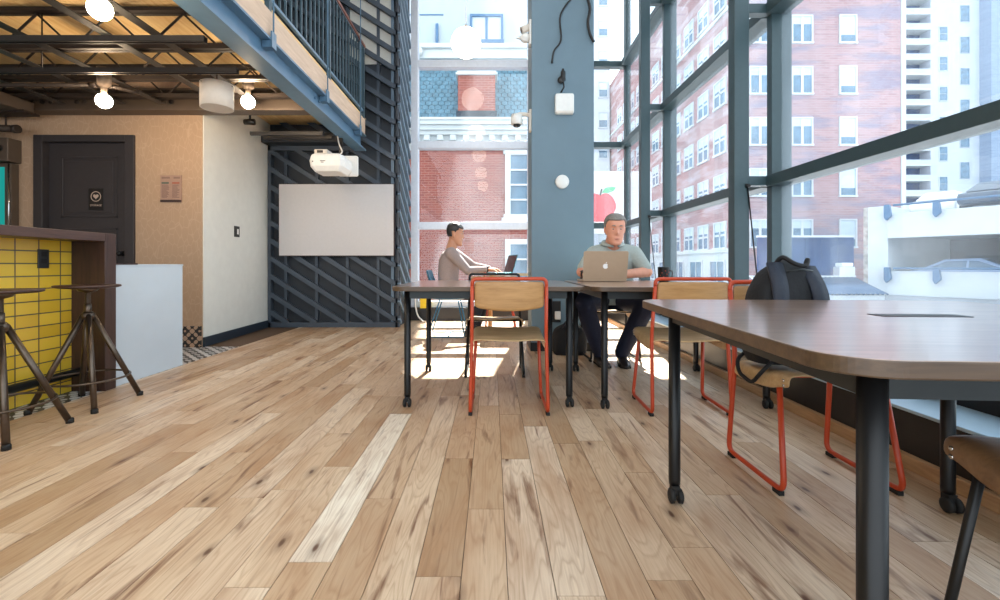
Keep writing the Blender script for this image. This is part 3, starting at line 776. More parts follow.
m = MB(); pz = at(250, 122, 5.0); m.lathe([(.03, -.06), (.034, .05)], pz, 16, 'x'); m.lathe([(0, .055), (.03, .05)], pz, 16, 'x'); m.tube([pz, pz+Vector((0, 0, .25))], .012, 8)
tag(m.obj('track_spotlight', M_['black']), 'small dark spotlight hanging above the white wall', 'spotlight')

# railing
t = thing('balcony_railing', 'slate blue mezzanine railing with vertical bars and a wooden handrail', 'railing', (-1.745, 0, 0))
bx('bottom_rail', (-.015, .015, -1, 6.1, 2.925, 2.95), M_['beam'], t); bx('top_rail', (-.015, .015, -1, 6.1, 3.785, 3.80), M_['slate'], t)
bx('handrail', (-.028, .028, -1, 6.12, 3.80, 3.84), M_['handrail'], t, .006)
for k in range(58): bx('baluster', (-.008, .008, .02+.105*k-.008, .02+.105*k+.008, 2.95, 3.785), M_['slate'], t)
for y in (6.075, 4.8, 3.5, 2.2): bx('post', (-.022, .022, y-.02, y+.02, 2.83, 3.80), M_['slate'], t)
for i, y in enumerate((3.49, 4.64, 5.8)):
    m = MB(); m.tube([(-1.694, y, 2.60), (-1.694, y, 5.33)], .007, 8)
    tag(m.obj('hanger_rod', M_['beam']), 'thin blue steel rod rising from the edge beam, ' + ['nearest the viewer', 'in the middle', 'farthest, by the slat wall'][i], 'rod', 'rods on the edge beam')

# ------------------------------------------------------------------ wall things
t = thing('door_sign', 'small black sign with a heart in a ring on the charcoal door', 'sign', (-4.19, 4.766, 1.555))
bx('plate', (-.08, .08, -.006, 0, -.117, .117), M_['sign_black'], t, .002)
FM = frame_M((0, -.0062, .03), (1,0,0), (0,0,1))
m = MB(); n = 36
for k in range(n):
    a, b_ = 2*PI*k/n, 2*PI*(k+1)/n
    m.prism([(.054*math.cos(a), .054*math.sin(a)), (.054*math.cos(b_), .054*math.sin(b_)), (.047*math.cos(b_), .047*math.sin(b_)), (.047*math.cos(a), .047*math.sin(a))], FM, .001)
m.obj('ring', M_['sign_ink'], t)
hp = []
for k in range(40):
    a = 2*PI*k/40; hp.append((.0019*16*math.sin(a)**3*.95, .0019*(13*math.cos(a)-5*math.cos(2*a)-2*math.cos(3*a)-math.cos(4*a))*.95))
MB().prism(hp, FM, .001).obj('heart', M_['sign_ink'], t)
text_mesh('lettering', 'STORAGE', .028, frame_M((0, -.0065, -.065), (1,0,0), (0,0,1)), M_['sign_ink'], t, .0005)
t = thing('notice_board', 'printed brown notice with two columns on the wallpapered wall', 'notice', (-3.36, 4.715, 1.66))
bx('sheet', (-.11, .11, -.008, .005, -.14, .14), M_['poster'], t)
bx('bottom_band', (-.11, .11, -.0095, -.007, -.14, -.118), M_['poster_dark'], t)
m = MB()
for z in (.118, .108): m.box(-.095, -.01, -.0092, -.0075, z-.003, z+.003); m.box(.03, .095, -.0092, -.0075, z-.003, z+.003)
m.obj('printed_title', M_['poster_ink'], t)
rr = random.Random(5)
for c in (-.095, .015):
    m = MB()
    for k in range(14): m.box(c, c+.05+rr.random()*.03, -.0092, -.0075, .035-k*.01, .039-k*.01)
    m.obj('printed_text', M_['poster_ink'], t)
bx('green_heading', (-.095, -.02, -.0094, -.0075, .05, .066), M_['poster_green'], t); bx('red_heading', (.015, .09, -.0094, -.0075, .05, .066), M_['poster_red'], t)
t = thing('light_switch', 'black light switch plate on the white wall', 'light switch', (-3.062, 5.39, 1.26))
bx('plate', (0, .008, -.058, .058, -.065, .065), M_['black_plastic'], t, .002); bx('rocker', (.008, .013, .0, .03, -.032, .032), M_['white'], t, .002)
t = thing('projection_screen', 'white rectangular projection screen on the dark slat wall', 'screen', (0, 6.17, 0))
bx('panel', (-2.905, -1.345, -.03, .02, .99, 1.962), M_['screen'], t); bx('border', (-2.915, -1.335, -.02, .028, .98, 1.972), M_['poster_dark'], t)

t = thing('projector', 'white projector hanging above the projection screen', 'projector', at(331, 163, 5.35))
body = MB()
def lp(w, dd, h0, h1, k): return [(-w/2+k, -dd/2, h0), (w/2-k, -dd/2, h0), (w/2, -dd/2+.06, h0), (w/2, dd/2, h0), (-w/2, dd/2, h0), (-w/2, -dd/2+.06, h0)]
secs = [(.30, .30, -.13, .02), (.39, .36, -.07, .03), (.41, .37, 0, .03), (.38, .35, .06, .03), (.30, .3, .08, .02)]
rings = [[body.bm.verts.new(p_) for p_ in lp(w, dd, h, h, k)] for w, dd, h, k in secs]
for A, B in zip(rings, rings[1:]):
    for k in range(6): body.bm.faces.new((A[k], A[(k+1) % 6], B[(k+1) % 6], B[k]))
body.bm.faces.new(rings[0][::-1]); body.bm.faces.new(rings[-1])
body.obj('body', M_['white'], t, .012)
b = MB(); b.box(-.155, .0, -.12, .1, .08, .135); b.obj('top_hood', M_['shade'], t, .01)
b = MB(); b.box(-.12, -.05, -.123, -.117, .092, .122); b.obj('lens_window', M_['black_plastic'], t)
b = MB(); b.prism(rrect(.24, .25, .02, 4), frame_M((.15, .19, 0), (1,0,0), (0,0,1)), .03); b.obj('mount_plate', M_['white'], t, .004)
b = MB(); b.box(.06, .10, .1, .14, .07, .36); b.box(-.02, .18, .08, .16, .355, .36); b.obj('mount_arm', M_['black'], t)
b = MB(); b.tube(arc([(.07, .02, .33), (.1, -.02, .22), (.15, -.03, .12), (.1, -.05, .07)], .03), .008, 8); b.obj('cable', M_['shade'], t)
b = MB(); b.box(-.06, .0, -.187, -.182, -.02, -.012); b.box(-.05, -.02, -.187, -.182, -.035, -.028); b.box(-.15, -.14, -.187, -.182, -.03, -.015); b.obj('buttons', M_['chan'], t)

# column fittings
t = thing('access_point', 'white square box mounted on the blue column', 'wireless box', (.72, 4.5, 2.46))
b = MB(); b.prism(rrect(.185, .2, .02, 5), frame_M((0, 0, 0), (1,0,0), (0,0,1)), .05); b.obj('case', M_['white'], t, .008)
b = MB(); b.prism(rrect(.17, .02, .006, 3), frame_M((0, -.049, -.085), (1,0,0), (0,0,1)), .006); b.obj('lower_lip', M_['shade'], t)
t['label'] = 'white square box mounted on the blue column below a black plug'
m = MB(); m.lathe([(0, -.03), (.06, -.03), (.068, -.022), (.068, 0)], (.70, 4.5, 1.69), 32, 'y')
tag(m.obj('wall_disc', M_['white']), 'round white disc on the blue column below the white box', 'wall disc')
m = MB(); pl = at(563, 75, 4.46)
m.lathe([(.02, -.055), (.024, -.05), (.024, .03), (.012, .045), (.012, .06)], pl, 12); m.ball(pl+Vector((-.02, 0, -.05)), .035, 1, .7, 1, 14)
m.tube([pl+Vector((0, 0, -.05)), pl+Vector((.01, 0, -.12)), pl+Vector((-.02, .01, -.17))], .008, 8)
tag(m.obj('black_plug', M_['black_plastic']), 'black cable plug hanging above the white square box on the column', 'plug')
def cab(name, pts, r, mat, label, d=4.475):
    P = [at(x, y, d) for x, y in pts]
    # smooth
    out = []
    for i in range(len(P)-1):
        p0 = P[max(i-1, 0)]; p1 = P[i]; p2 = P[i+1]; p3 = P[min(i+2, len(P)-1)]
        for k in range(5):
            t_ = k/5; out.append(.5*((2*p1)+(p2-p0)*t_+(2*p0-5*p1+4*p2-p3)*t_*t_+(3*p1-p0-3*p2+p3)*t_**3))
    out.append(P[-1])
    return tag(MB().tube(out, r, 8).obj(name, mat), label, 'cable')
cab('black_cable', [(576, -6), (566, 5), (560, 18), (561, 40), (554, 51), (552, 63)], .009, M_['black_plastic'], 'wavy black cable hanging on the column above the plug')
cab('black_cable', [(586, -6), (590, 8), (588, 22), (590, 34), (594, 42)], .014, M_['black_plastic'], 'bundled dark cable at the upper right edge of the column')
t = thing('dome_camera', 'white dome security camera on the left side of the column', 'camera', (.396, 4.56, 2.32))
b = MB(); b.box(-.02, 0, -.035, .035, -.11, .11); b.tube(arc([(-.01, 0, .06), (-.1, 0, .07), (-.14, 0, .06), (-.14, 0, .03)], .03), .02, 12); b.obj('wall_arm', M_['shade'], t, .003)
b = MB(); b.lathe([(.03, .05), (.055, .04), (.06, .0), (.06, -.05), (.05, -.06)], (-.145, 0, .02), 24); b.obj('housing', M_['white'], t)
b = MB(); b.lathe([(.045, -.04), (.043, -.06), (.03, -.08), (0, -.088)], (-.145, 0, .02), 24); b.obj('dome', M_['screen_dark'], t)
t = thing('bullet_camera', 'white bullet security camera near the top of the column', 'camera', (.396, 4.56, 3.2))
b = MB(); b.box(-.02, 0, -.045, .045, -.12, .13); b.tube([(-.01, 0, .06), (-.06, 0, .05)], .02, 10); b.obj('wall_arm', M_['white'], t, .003)
b = MB(); b.tube([(-.02, 0, .07), (-.1, -.01, .03)], .035, 14); b.obj('barrel', M_['shade'], t)
b = MB(); b.ball((-.06, 0, -.04), .05, 1, .8, 1, 16); b.lathe([(.02, 0), (.005, -.05)], (-.1, 0, -.04), 10, 'x'); b.obj('sensor_head', M_['white'], t)
b = MB(); b.lathe([(.022, 0), (.026, -.006)], (-.1, -.01, .03), 14, 'x'); b.obj('lens', M_['screen_dark'], t)
t = thing('column_outlet', 'black outlet with a white plug low on the blue column', 'outlet', (.62, 4.5, .4))
b = MB(); b.box(-.065, .065, -.02, 0, -.11, .1); b.obj('plate', M_['black_plastic'], t, .004)
b = MB(); b.box(.005, .06, -.05, -.018, -.08, -.0); b.obj('plug', M_['white'], t, .006)

# globes in a row
gx = -.352
gl = None
gn = ['the only glowing globe in front of the back window', 'white globe pendant next behind the glowing one, showing only as a window reflection', 'white globe pendant right above the camera, seen only in reflection', 'white globe pendant behind the camera, seen only in reflection', 'white globe pendant farthest behind the camera']
for i, y in enumerate((6.1, 4.05, 1.95, -.45, -2.9)):
    lab = 'large white glowing globe pendant hanging in front of the back window' if i == 0 else gn[i]
    if i == 0:
        gl = thing('globe_pendant', lab, 'pendant lamp', (gx, y, 3.87), 0, 'row of white globe pendants')
        MB().ball((0,0,0), .2, seg=36).obj('globe', M_['globe'], gl)
        m = MB(); m.tube([(0, 0, .19), (0, 0, 1.46)], .005, 8); m.obj('cord', M_['shade'], gl)
        m = MB(); m.lathe([(.05, .185), (.05, .2), (.02, .215), (.02, .24)], (0,0,0), 16); m.obj('cap', M_['shade'], gl)
    else: dup(gl, (gx, y, 3.87), 0, lab)

# loose things
t = thing('backpack', 'black nylon backpack sitting on the orange chair behind the front table', 'backpack', (1.212, 1.885, .458))
rows = []
for j in range(15):
    v = j/14; z = .0+.425*v
    prof = [(0, .80), (.1, .97), (.3, 1.0), (.5, .97), (.7, .88), (.85, .70), (.95, .42), (1.0, .06)]
    for (a, ra), (b_, rb) in zip(prof, prof[1:]):
        if a <= v <= b_: s_ = ra+(rb-ra)*(v-a)/(b_-a)
    row = []
    for i in range(33):
        a = 2*PI*i/32; ca, sa = math.cos(a), math.sin(a); e = .62
        x = .152*s_*abs(ca)**e*(1 if ca > 0 else -1); y = .095*(s_**.8)*abs(sa)**e*(1 if sa > 0 else -1)
        w_ = .004*math.sin(9*a+7*v)+.003*math.sin(17*v*3+a*3)
        row.append((x*(1+w_*4)+.02*v*v-.005, y*(1+w_*5)-.01*math.sin(PI*v), z))
    rows.append(row)
m = MB(); m.grid(rows); bmesh.ops.remove_doubles(m.bm, verts=m.bm.verts, dist=.002); m.obj('body', M_['fabric_black'], t, 0, 0, True, 1)
def strap(name, pts, w, mat, th=.012):
    m = MB(); P = arc(pts, .04)
    for s_ in (0,):
        rws = [[(p.x-w/2, p.y, p.z) for p in P], [(p.x, p.y-.004, p.z+.002) for p in P], [(p.x+w/2, p.y, p.z) for p in P]]
        m.grid(rws)
    return m.obj(name, mat, t, 0, th, True)
strap('shoulder_strap', [(-.065, -.055, .41), (-.07, -.105, .31), (-.08, -.118, .15), (-.08, -.105, .02)], .062, M_['fabric_navy'])
strap('shoulder_strap', [(.075, -.045, .395), (.088, -.095, .31), (.105, -.112, .15), (.105, -.10, .02)], .062, M_['fabric_navy'])
MB().tube(arc([(-.04, -.03, .41), (-.03, -.05, .44), (0, -.085, .405), (.05, -.08, .395), (.07, -.06, .43), (.085, -.02, .395)], .02), .009, 10).obj('top_handle', M_['fabric_black'], t)
rows = []
for j in range(7):
    rows.append([((-.09+.2*i/8), -.1-.035*math.sin(PI*min(1, max(0, i/8)))*math.sin(PI*(.1+.9*j/6)), .03+.2*j/6) for i in range(9)])
MB().grid(rows).obj('front_pocket', M_['fabric_black'], t, 0, .01, True, 1)
MB().tube([(-.05, -.113, .375), (.0, -.122, .385), (.05, -.115, .378)], .004, 6).obj('zip', M_['grey_metal'], t)
# strap loop hanging below the seat edge
MB().tube(arc([(-.09, .08, .03), (-.148, .07, .0), (-.152, .05, -.06), (-.152, -.05, -.08), (-.15, -.1, -.03), (-.09, -.10, .03)], .03), .008, 8).obj('hanging_strap', M_['fabric_black'], t)

t = thing('mug', 'black insulated mug near the right end of the middle table', 'mug', tuple(at(663.5, 281, 3.35)[:2])+(.732,))
b = MB(); b.lathe([(0, 0), (.034, 0), (.038, .01), (.041, .11), (.042, .112), (.039, .114), (.036, .11), (.033, .02), (0, .015)], (0,0,0), 28); b.obj('cup', M_['black_plastic'], t)
b = MB(); b.tube(arc([(.038, -.01, .09), (.062, -.012, .085), (.06, -.01, .03), (.036, -.01, .025)], .015), .005, 8); b.obj('handle', M_['black_plastic'], t)
b = MB()
for k, (a, z) in enumerate(((-1.9, .04), (-1.3, .06), (-1.0, .03), (-2.2, .07), (-.8, .075), (-1.6, .085), (-2.5, .05))): b.ball((.0405*math.cos(a), .0405*math.sin(a), z), .004, 1, 1, 1, 8)
b.obj('speckles', M_['orange'], t)

def laptop(name, label, loc, rz, w, dp, lid_h, tilt, mat, logo=False, screenmat='screen_dark'):
    t = thing(name, label, 'laptop', loc, rz)           # user on +y side; lid at -y edge
    b = MB(); b.prism(rrect(w, dp, .012, 4), Matrix.Translation((0, 0, .003)), .011); base = b.obj('base', mat, t, .002)
    k = MB()
    for r_ in range(5):
        for c_ in range(13):
            x = -w*.4+w*.8*c_/12.; y = -dp*.32+r_*.019
            k.box(x-.0075, x+.0075, y-.0075, y+.0075, .0142, .0155)
    k.obj('keyboard', M_['key'], base)
    k = MB(); k.prism(rrect(.11, .07, .005, 3), Matrix.Translation((0, dp*.3, .0142)), .0006); k.obj('trackpad', M_['chrome'], base)
    M = Matrix.Translation((0, -dp/2+.004, .012)) @ Matrix.Rotation(tilt, 4, 'X') @ Matrix.Rotation(PI/2, 4, 'X')
    b = MB(); b.prism([(u, v+lid_h/2) for u, v in rrect(w, lid_h, .012, 4)], M, .006); lid = b.obj('lid', mat, t, .0015)
    M2 = M @ Matrix.Translation((0, 0, -.0008))
    b = MB(); b.prism([(u, v+lid_h/2) for u, v in rrect(w-.014, lid_h-.014, .006, 3)], M2, .001); b.obj('display', M_[screenmat], lid)
    if logo:
        ML = M @ Matrix.Translation((0, lid_h*.5, .0058)); s_ = .021
        pts = []
        for i in range(48):
            a = 2*PI*i/48+PI/2
            r_ = 1-.16*math.exp(-((math.atan2(math.sin(a-PI/2), math.cos(a-PI/2)))/.28)**2)-.09*math.exp(-((math.atan2(math.sin(a+PI/2), math.cos(a+PI/2)))/.25)**2)
            x, y = r_*math.cos(a)*.92, r_*math.sin(a)*.98-.12
            bxc, byc, br_ = .98, .02, .36
            dd_ = math.hypot(x-bxc, y-byc)
            if dd_ < br_ and x > .4: x = bxc-math.sqrt(max(0, br_*br_-(y-byc)**2))
            pts.append((x*s_, y*s_))
        b = MB(); b.prism(pts, ML, .0008)
        leaf = [(.02*s_, .95*s_), (.05*s_, 1.2*s_), (.25*s_, 1.42*s_), (.42*s_, 1.45*s_), (.4*s_, 1.2*s_), (.22*s_, 1.0*s_)]
        b.prism(leaf, ML, .0008); b.obj('apple_logo', M_['logo'], lid)
    return t
laptop('laptop', 'gold aluminium laptop open in front of the man in the polo shirt', (.862, 3.56, .7325), 0, .338, .235, .226, .22, M_['gold_alu'], True)
laptop('laptop', 'thin dark laptop in profile in front of the man in the grey shirt', (.09, 5.5, .757), PI/2+.3, .33, .23, .225, .3, paint('teal_laptop', (44,128,140), .35, .5), False)

t = thing('duffel_bag', 'black soft bag standing on the floor against the blue column', 'bag', (.75, 4.36, 0))
rows = []
for j in range(9):
    v = j/8; s_ = [.9, 1, 1, 1, 1, .98, .93, .8, .35][j]
    rows.append([(.165*s_*abs(math.cos(a))**.5*(1 if math.cos(a) > 0 else -1)*(1+.02*math.sin(5*a+8*v)), .10*s_*abs(math.sin(a))**.6*(1 if math.sin(a) > 0 else -1), .29*v) for a in [2*PI*i/28 for i in range(29)]])
m = MB(); m.grid(rows); bmesh.ops.remove_doubles(m.bm, verts=m.bm.verts, dist=.002); m.obj('body', M_['fabric_black'], t, 0, 0, True, 1)
MB().tube(arc([(-.08, -.06, .25), (-.05, -.08, .33), (.05, -.08, .33), (.08, -.06, .25)], .04), .009, 8).obj('handle', M_['fabric_navy'], t)
cab('white_cable', [(415, 296), (415.5, 306), (418, 316), (424, 322)], .012, M_['white'], 'white cable drooping to the floor at the left end of the back window', 6.85)
m = MB(); q = at(425, 302, 6.9); m.box(q.x-.07, q.x+.07, q.y-.03, q.y+.03, .2, .36); m.tube([(q.x, q.y, .36), (q.x+.02, q.y, .4), (q.x+.06, q.y, .36)], .008, 6)
tag(m.obj('yellow_box', M_['yellow'], None, .01), 'small yellow box on the ledge of the back window', 'box')
# ------------------------------------------------------------------ outside
G0 = -.6
sbx('ground', (-30, 160, 7.3, 160, G0-.3, G0), M_['asphalt'])
sbx('ground_side', (2.4, 160, -60, 7.3, G0-.3, G0), M_['asphalt'])
def win_proto(w, h, cols=2, rows=2, depth=.09, blind=.55, fm='win_frame', fw=.09, mt=.04):
    f = MB()
    f.box(-w/2-fw, -w/2, -depth, 0, -fw, h+fw); f.box(w/2, w/2+fw, -depth, 0, -fw, h+fw); f.box(-w/2, w/2, -depth, 0, h, h+fw); f.box(-w/2-fw*1.3, w/2+fw*1.3, -depth*1.5, 0, -fw*1.4, 0)
    for c in range(1, cols): f.box(-w/2+w*c/cols-mt/2, -w/2+w*c/cols+mt/2, -depth*.7, 0, 0, h)
    for r in range(1, rows): f.box(-w/2, w/2, -depth*.7, 0, h*r/rows-mt/2, h*r/rows+mt/2)
    fo = f.obj('window', M_[fm])
    p = MB(); p.box(-w/2, w/2, -.025, 0, 0, h*(1-blind)); po = p.obj('pane', M_['win_pane'], fo)
    if blind > 0:
        q = MB(); q.box(-w/2, w/2, -.03, 0, h*(1-blind), h); q.obj('blind', M_['win_pane_l'], fo)
    return fo
def place(proto, parent, loc, rz=0, first=[None]):
    kids = list(proto.children)
    c = proto.copy(); COL.objects.link(c); c.parent = parent; c.location = loc; c.rotation_euler = (0, 0, rz)
    for k in kids:
        d_ = k.copy(); COL.objects.link(d_); d_.parent = c
    return c
def kill(o):
    for k in list(o.children): D2.objects.remove(k)
    D2.objects.remove(o)

# brick townhouse with the slate roof, straight behind the back window
th = thing('brick_townhouse', 'red brick townhouse with a blue scalloped slate roof seen through the back window', 'house', (0, 14, 0))
bx('wall', (-7, 2.4, 0, 4, G0, 4.55), M_['brick_red'], th)
bx('frieze', (-7, 2.45, -.06, 4, 4.42, 4.95), M_['stone'], th)
c = MB()
for (z0, z1, o) in ((4.86, 4.98, .22), (4.98, 5.12, .32), (5.12, 5.24, .42), (5.24, 5.32, .46)): c.box(-7, 2.5, -o, 4, z0, z1)
c.obj('cornice', M_['stone'], th, .01)
for k in range(24):
    x = -6.8+.40*k
    if x > 2.4 or x < -5: continue
    b = MB(); b.box(x-.09, x+.09, -.2, 0, 4.70, 4.86); b.box(x-.07, x+.07, -.13, 0, 4.50, 4.70); b.obj('bracket', M_['stone'], th, .008)
bs = MB(); bs.grid([[(-7, .05, 5.3), (2.4, .05, 5.3)], [(-7, .85, 7.75), (2.4, .85, 7.75)]], False); bs.obj('roof_base', M_['slates_d'], th, 0, .05)
sc = MB(); ph = .155; pw = .2
nrow = int(2.58/ph)
for r in range(nrow):
    for k in range(48):
        x = -7+pw*k+(pw/2 if r % 2 else 0)
        if x > 2.3: break
        if x < -4.5: continue
        t0 = r*ph
        def P(u, v, o): # along slope
            tt_ = t0+v; return (x+u, .05+.31*tt_-.035-o, 5.3+.95*tt_)
        ring = [P(-pw*.46, ph*1.25, 0), P(-pw*.46, ph*.42, .012)]
        for q in range(7):
            a = PI+PI*q/6; ring.append(P(pw*.46*math.cos(a), ph*.42+ph*.42*math.sin(a), .014))
        ring += [P(pw*.46, ph*.42, .012), P(pw*.46, ph*1.25, 0)]
        vs = [sc.bm.verts.new(p) for p in ring]; sc.bm.faces.new(vs)
sc.obj('slate_tiles', M_['slates'], th, 0, .012)
b = MB(); b.box(-1.05, .1, -.1, 1.2, 5.6, 6.72); b.obj('chimney_stack', M_['brick_red'], th)
b = MB(); b.box(-1.12, .17, -.17, 1.2, 6.72, 6.80); b.box(-1.08, .13, -.13, 1.2, 6.80, 6.86); b.obj('chimney_cap', M_['stone'], th, .015)
b = MB(); b.box(-1.1, .15, -.13, 1.0, 5.42, 5.62); b.obj('chimney_flashing', M_['slates_d'], th)
g = MB(); g.box(-7, 2.5, .55, 1.2, 7.55, 7.85); g.box(-7, 2.5, .45, 1.2, 7.85, 8.0); g.obj('gutter', M_['stone'], th, .02)
MB().lathe([(.16, -.02), (.16, -.06), (.09, -.06), (.09, -.08)], (-2.38, .47, 7.72), 20, 'y').obj('rosette', M_['stone'], th)
wp = win_proto(1.1, 1.85, 2, 4, .12, 0, 'win_frame', .16, .05)
w_ = place(wp, th, (1.12, 0, 2.42)); place(wp, th, (1.12, 0, -.35)); place(wp, th, (-3.6, 0, 2.42)); kill(wp)
for z in (4.3, 2.2): bx('lintel', (.35, 1.9, -.1, 0, z, z+.14) if z > 3 else (.3, 1.95, -.16, 0, z, z+.12), M_['stone'], th)

pb = thing('pale_rear_building', 'pale grey building above the slate roof, behind the glowing globe', 'building', (0, 18.1, 0))
bx('wall', (-8, 3, 0, 5, G0, 13), M_['roof_grey'], pb)
m = MB(); fr_ = [(-8, 13), (.12, 13), (1.07, 17.85), (1.48, 19.9), (3.3, 29), (-8, 29)]
fa = [m.bm.verts.new((x, 0, z)) for x, z in fr_]; ba = [m.bm.verts.new((x if x < -7 else x-2.6, 5, z)) for x, z in fr_]
m.bm.faces.new(fa); m.bm.faces.new(ba[::-1])
for i in range(6): m.bm.faces.new((fa[i], fa[(i+1) % 6], ba[(i+1) % 6], ba[i]))
m.obj('sun_block_wing', M_['roof_grey'], pb)  # unseen wing, added with a slanted edge to trim the sun patch indoors
wp = win_proto(1.15, .95, 2, 1, .1, 1, 'grey_frame', .09, .1); place(wp, pb, (-.22, 0, 9.87)); kill(wp)
MB().tube([(-2.2, -.1, 9.4), (-2.2, -.1, 10.5)], .06, 10).obj('vent_pipe', M_['grey_frame'], pb)
bx('seam', (-3.5, -1.95, -.03, 0, 10.9, 10.94), M_['grey_frame'], pb)

# rose brick apartment block across the street
ab = thing('brick_apartment_block', 'rose brick apartment block with white sash windows across the street', 'building', (16.5, 30, 0))
bx('front_wall', (0, 11.0, 0, 10, G0, 26), M_['brick_pink'], ab)
bx('street_wall', (-.05, .02, .0, 42, 2.0, 26), M_['brick_pink_y'], ab)
bx('stone_base', (-.15, .02, -.0, 42, G0, 1.75), M_['stone'], ab); bx('belt_course', (-.3, .02, 0, 42, 1.75, 2.0), M_['stone'], ab)
for z in (5.0, 18.6): bx('belt_course', (-.16, .02, 0, 42, z, z+.25), M_['stone'], ab) if z > 9 else None
bx('corner_pipe', (10.75, 11.0, -.06, .0, G0, 26), M_['stone'], ab)
FZ = [2.1, 5.5, 8.9, 12.3, 15.7, 19.1]
wA = win_proto(1.25, 1.72, 2, 1, .1, .3, 'win_frame', .08, .16); wB = win_proto(1.0, 1.75, 1, 1, .1, .72, 'win_frame', .08)
wS = win_proto(1.55, 1.75, 2, 2, .1, .35, 'win_frame', .1, .14)
for z in FZ:
    place(wA, ab, (1.35, 0, z)); place(wA, ab, (4.15, 0, z)); place(wB, ab, (7.2, 0, z))
    for k in range(11): place(wS, ab, (-.05, 2.4+2.55*k, z), -PI/2)
kill(wA); kill(wB); kill(wS)
wS = win_proto(2.0, 1.6, 2, 1, .1, .0, 'win_frame', .12, .1)
for k in range(8): place(wS, ab, (-.15, 2.6+3.4*k, -.5), -PI/2)
kill(wS)

# pale buildings far down the street
fb = thing('far_stone_building', 'washed-out pale stone building far down the street behind the column', 'building', (8.0, 62, 0))
bx('wall', (-6, 8.2, 0, 10, G0, 44), M_['stone_w'], fb)
wf = win_proto(1.1, 2.0, 1, 2, .12, .5, 'roof_grey', .1)
for r in range(9):
    for k in range(6): place(wf, fb, (-4.2+2.3*k, 0, 3+4.2*r))
kill(wf)

# white apartment tower with balconies
tw = thing('white_apartment_tower', 'tall white apartment tower with a stack of balconies at the upper right', 'building', (77, 85, 0))
bx('white_wall', (4.9, 14.0, -1, 10, G0, 60), M_['stone_w'], tw); bx('balcony_back', (0, 4.9, 1.2, 10, G0, 60), M_['hoard'], tw)
bx('corner_pier', (-.3, .3, -1, 10, G0, 60), M_['stone'], tw)
bx('brick_wing', (14.0, 40, -3, 10, G0, 60), M_['brick_blue'], tw)
for k in range(18):
    z = 2.4+2.83*k
    s_ = bx('balcony', (.3, 4.9, -1.0, 1.2, z, z+.3), M_['stone'], tw)
    b = MB(); b.box(.3, 4.9, -1.0, -.93, z+.3, z+1.15)
    b.obj('balustrade', M_['stone_w'], s_)
wf = win_proto(1.5, 2.6, 1, 2, .12, .0, 'stone', .06); wg = win_proto(1.7, 3.0, 1, 1, .12, .0, 'stone_w', .02)
for k in range(8):
    place(wf, tw, (7.2, -1, 3.5+5.6*k)); place(wg, tw, (11.2, -1, 5.3+5.85*k))
kill(wf); kill(wg)

# parking garage
A, B = Vector((19.4, 22, 0)), Vector((23.2, 15.6, 0)); dv = (B-A).normalized()
rzg = math.atan2(dv.y, dv.x)
pg = thing('parking_garage', 'white concrete parking garage with an open deck at the right', 'garage', (A.x, A.y, 0), rzg)
Lg = 16
# local x runs along the facade towards the viewer, local -y is the outside
bx('corner_pillar', (-.8, .0, -.1, 9, G0, 3.75), M_['conc'], pg, .02)
bx('rubble_strip', (-.98, -.8, -.1, 9, G0, 3.75), M_['rubble'], pg)
bx('parapet', (0, Lg, -.25, .1, 2.15, 3.35), M_['conc'], pg, .03)
bx('deck', (0, Lg, .1, 9, 2.35, 3.28), M_['conc'], pg)
bx('lower_parapet', (0, Lg, -.25, .1, G0, .56), M_['conc'], pg, .03)
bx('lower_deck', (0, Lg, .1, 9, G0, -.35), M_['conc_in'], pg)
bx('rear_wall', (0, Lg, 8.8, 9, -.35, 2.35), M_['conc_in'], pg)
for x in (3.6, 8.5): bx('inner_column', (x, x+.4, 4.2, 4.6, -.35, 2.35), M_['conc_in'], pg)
for z, nm in ((3.72, 0), (.70, 1)):
    r = MB(); r.tube([(.3, -.42, z), (Lg, -.42, z)], .05, 10); ro = r.obj('guard_rail', M_['grey_frame'], pg)
    for x in (.05, 1.8, 4.6, 7.4): b = MB(); b.prism([(-.1, 0), (.1, 0), (.16, -.55), (-.02, -.75), (-.1, -.6)], frame_M((x, -.24, z+.05), (1,0,0), (0,0,1)), .22); b.obj('rail_bracket', M_['grey_frame'], ro)
bx('vent', (5.4, 6.1, -.27, -.24, .35, .5), M_['grey_frame'], pg)

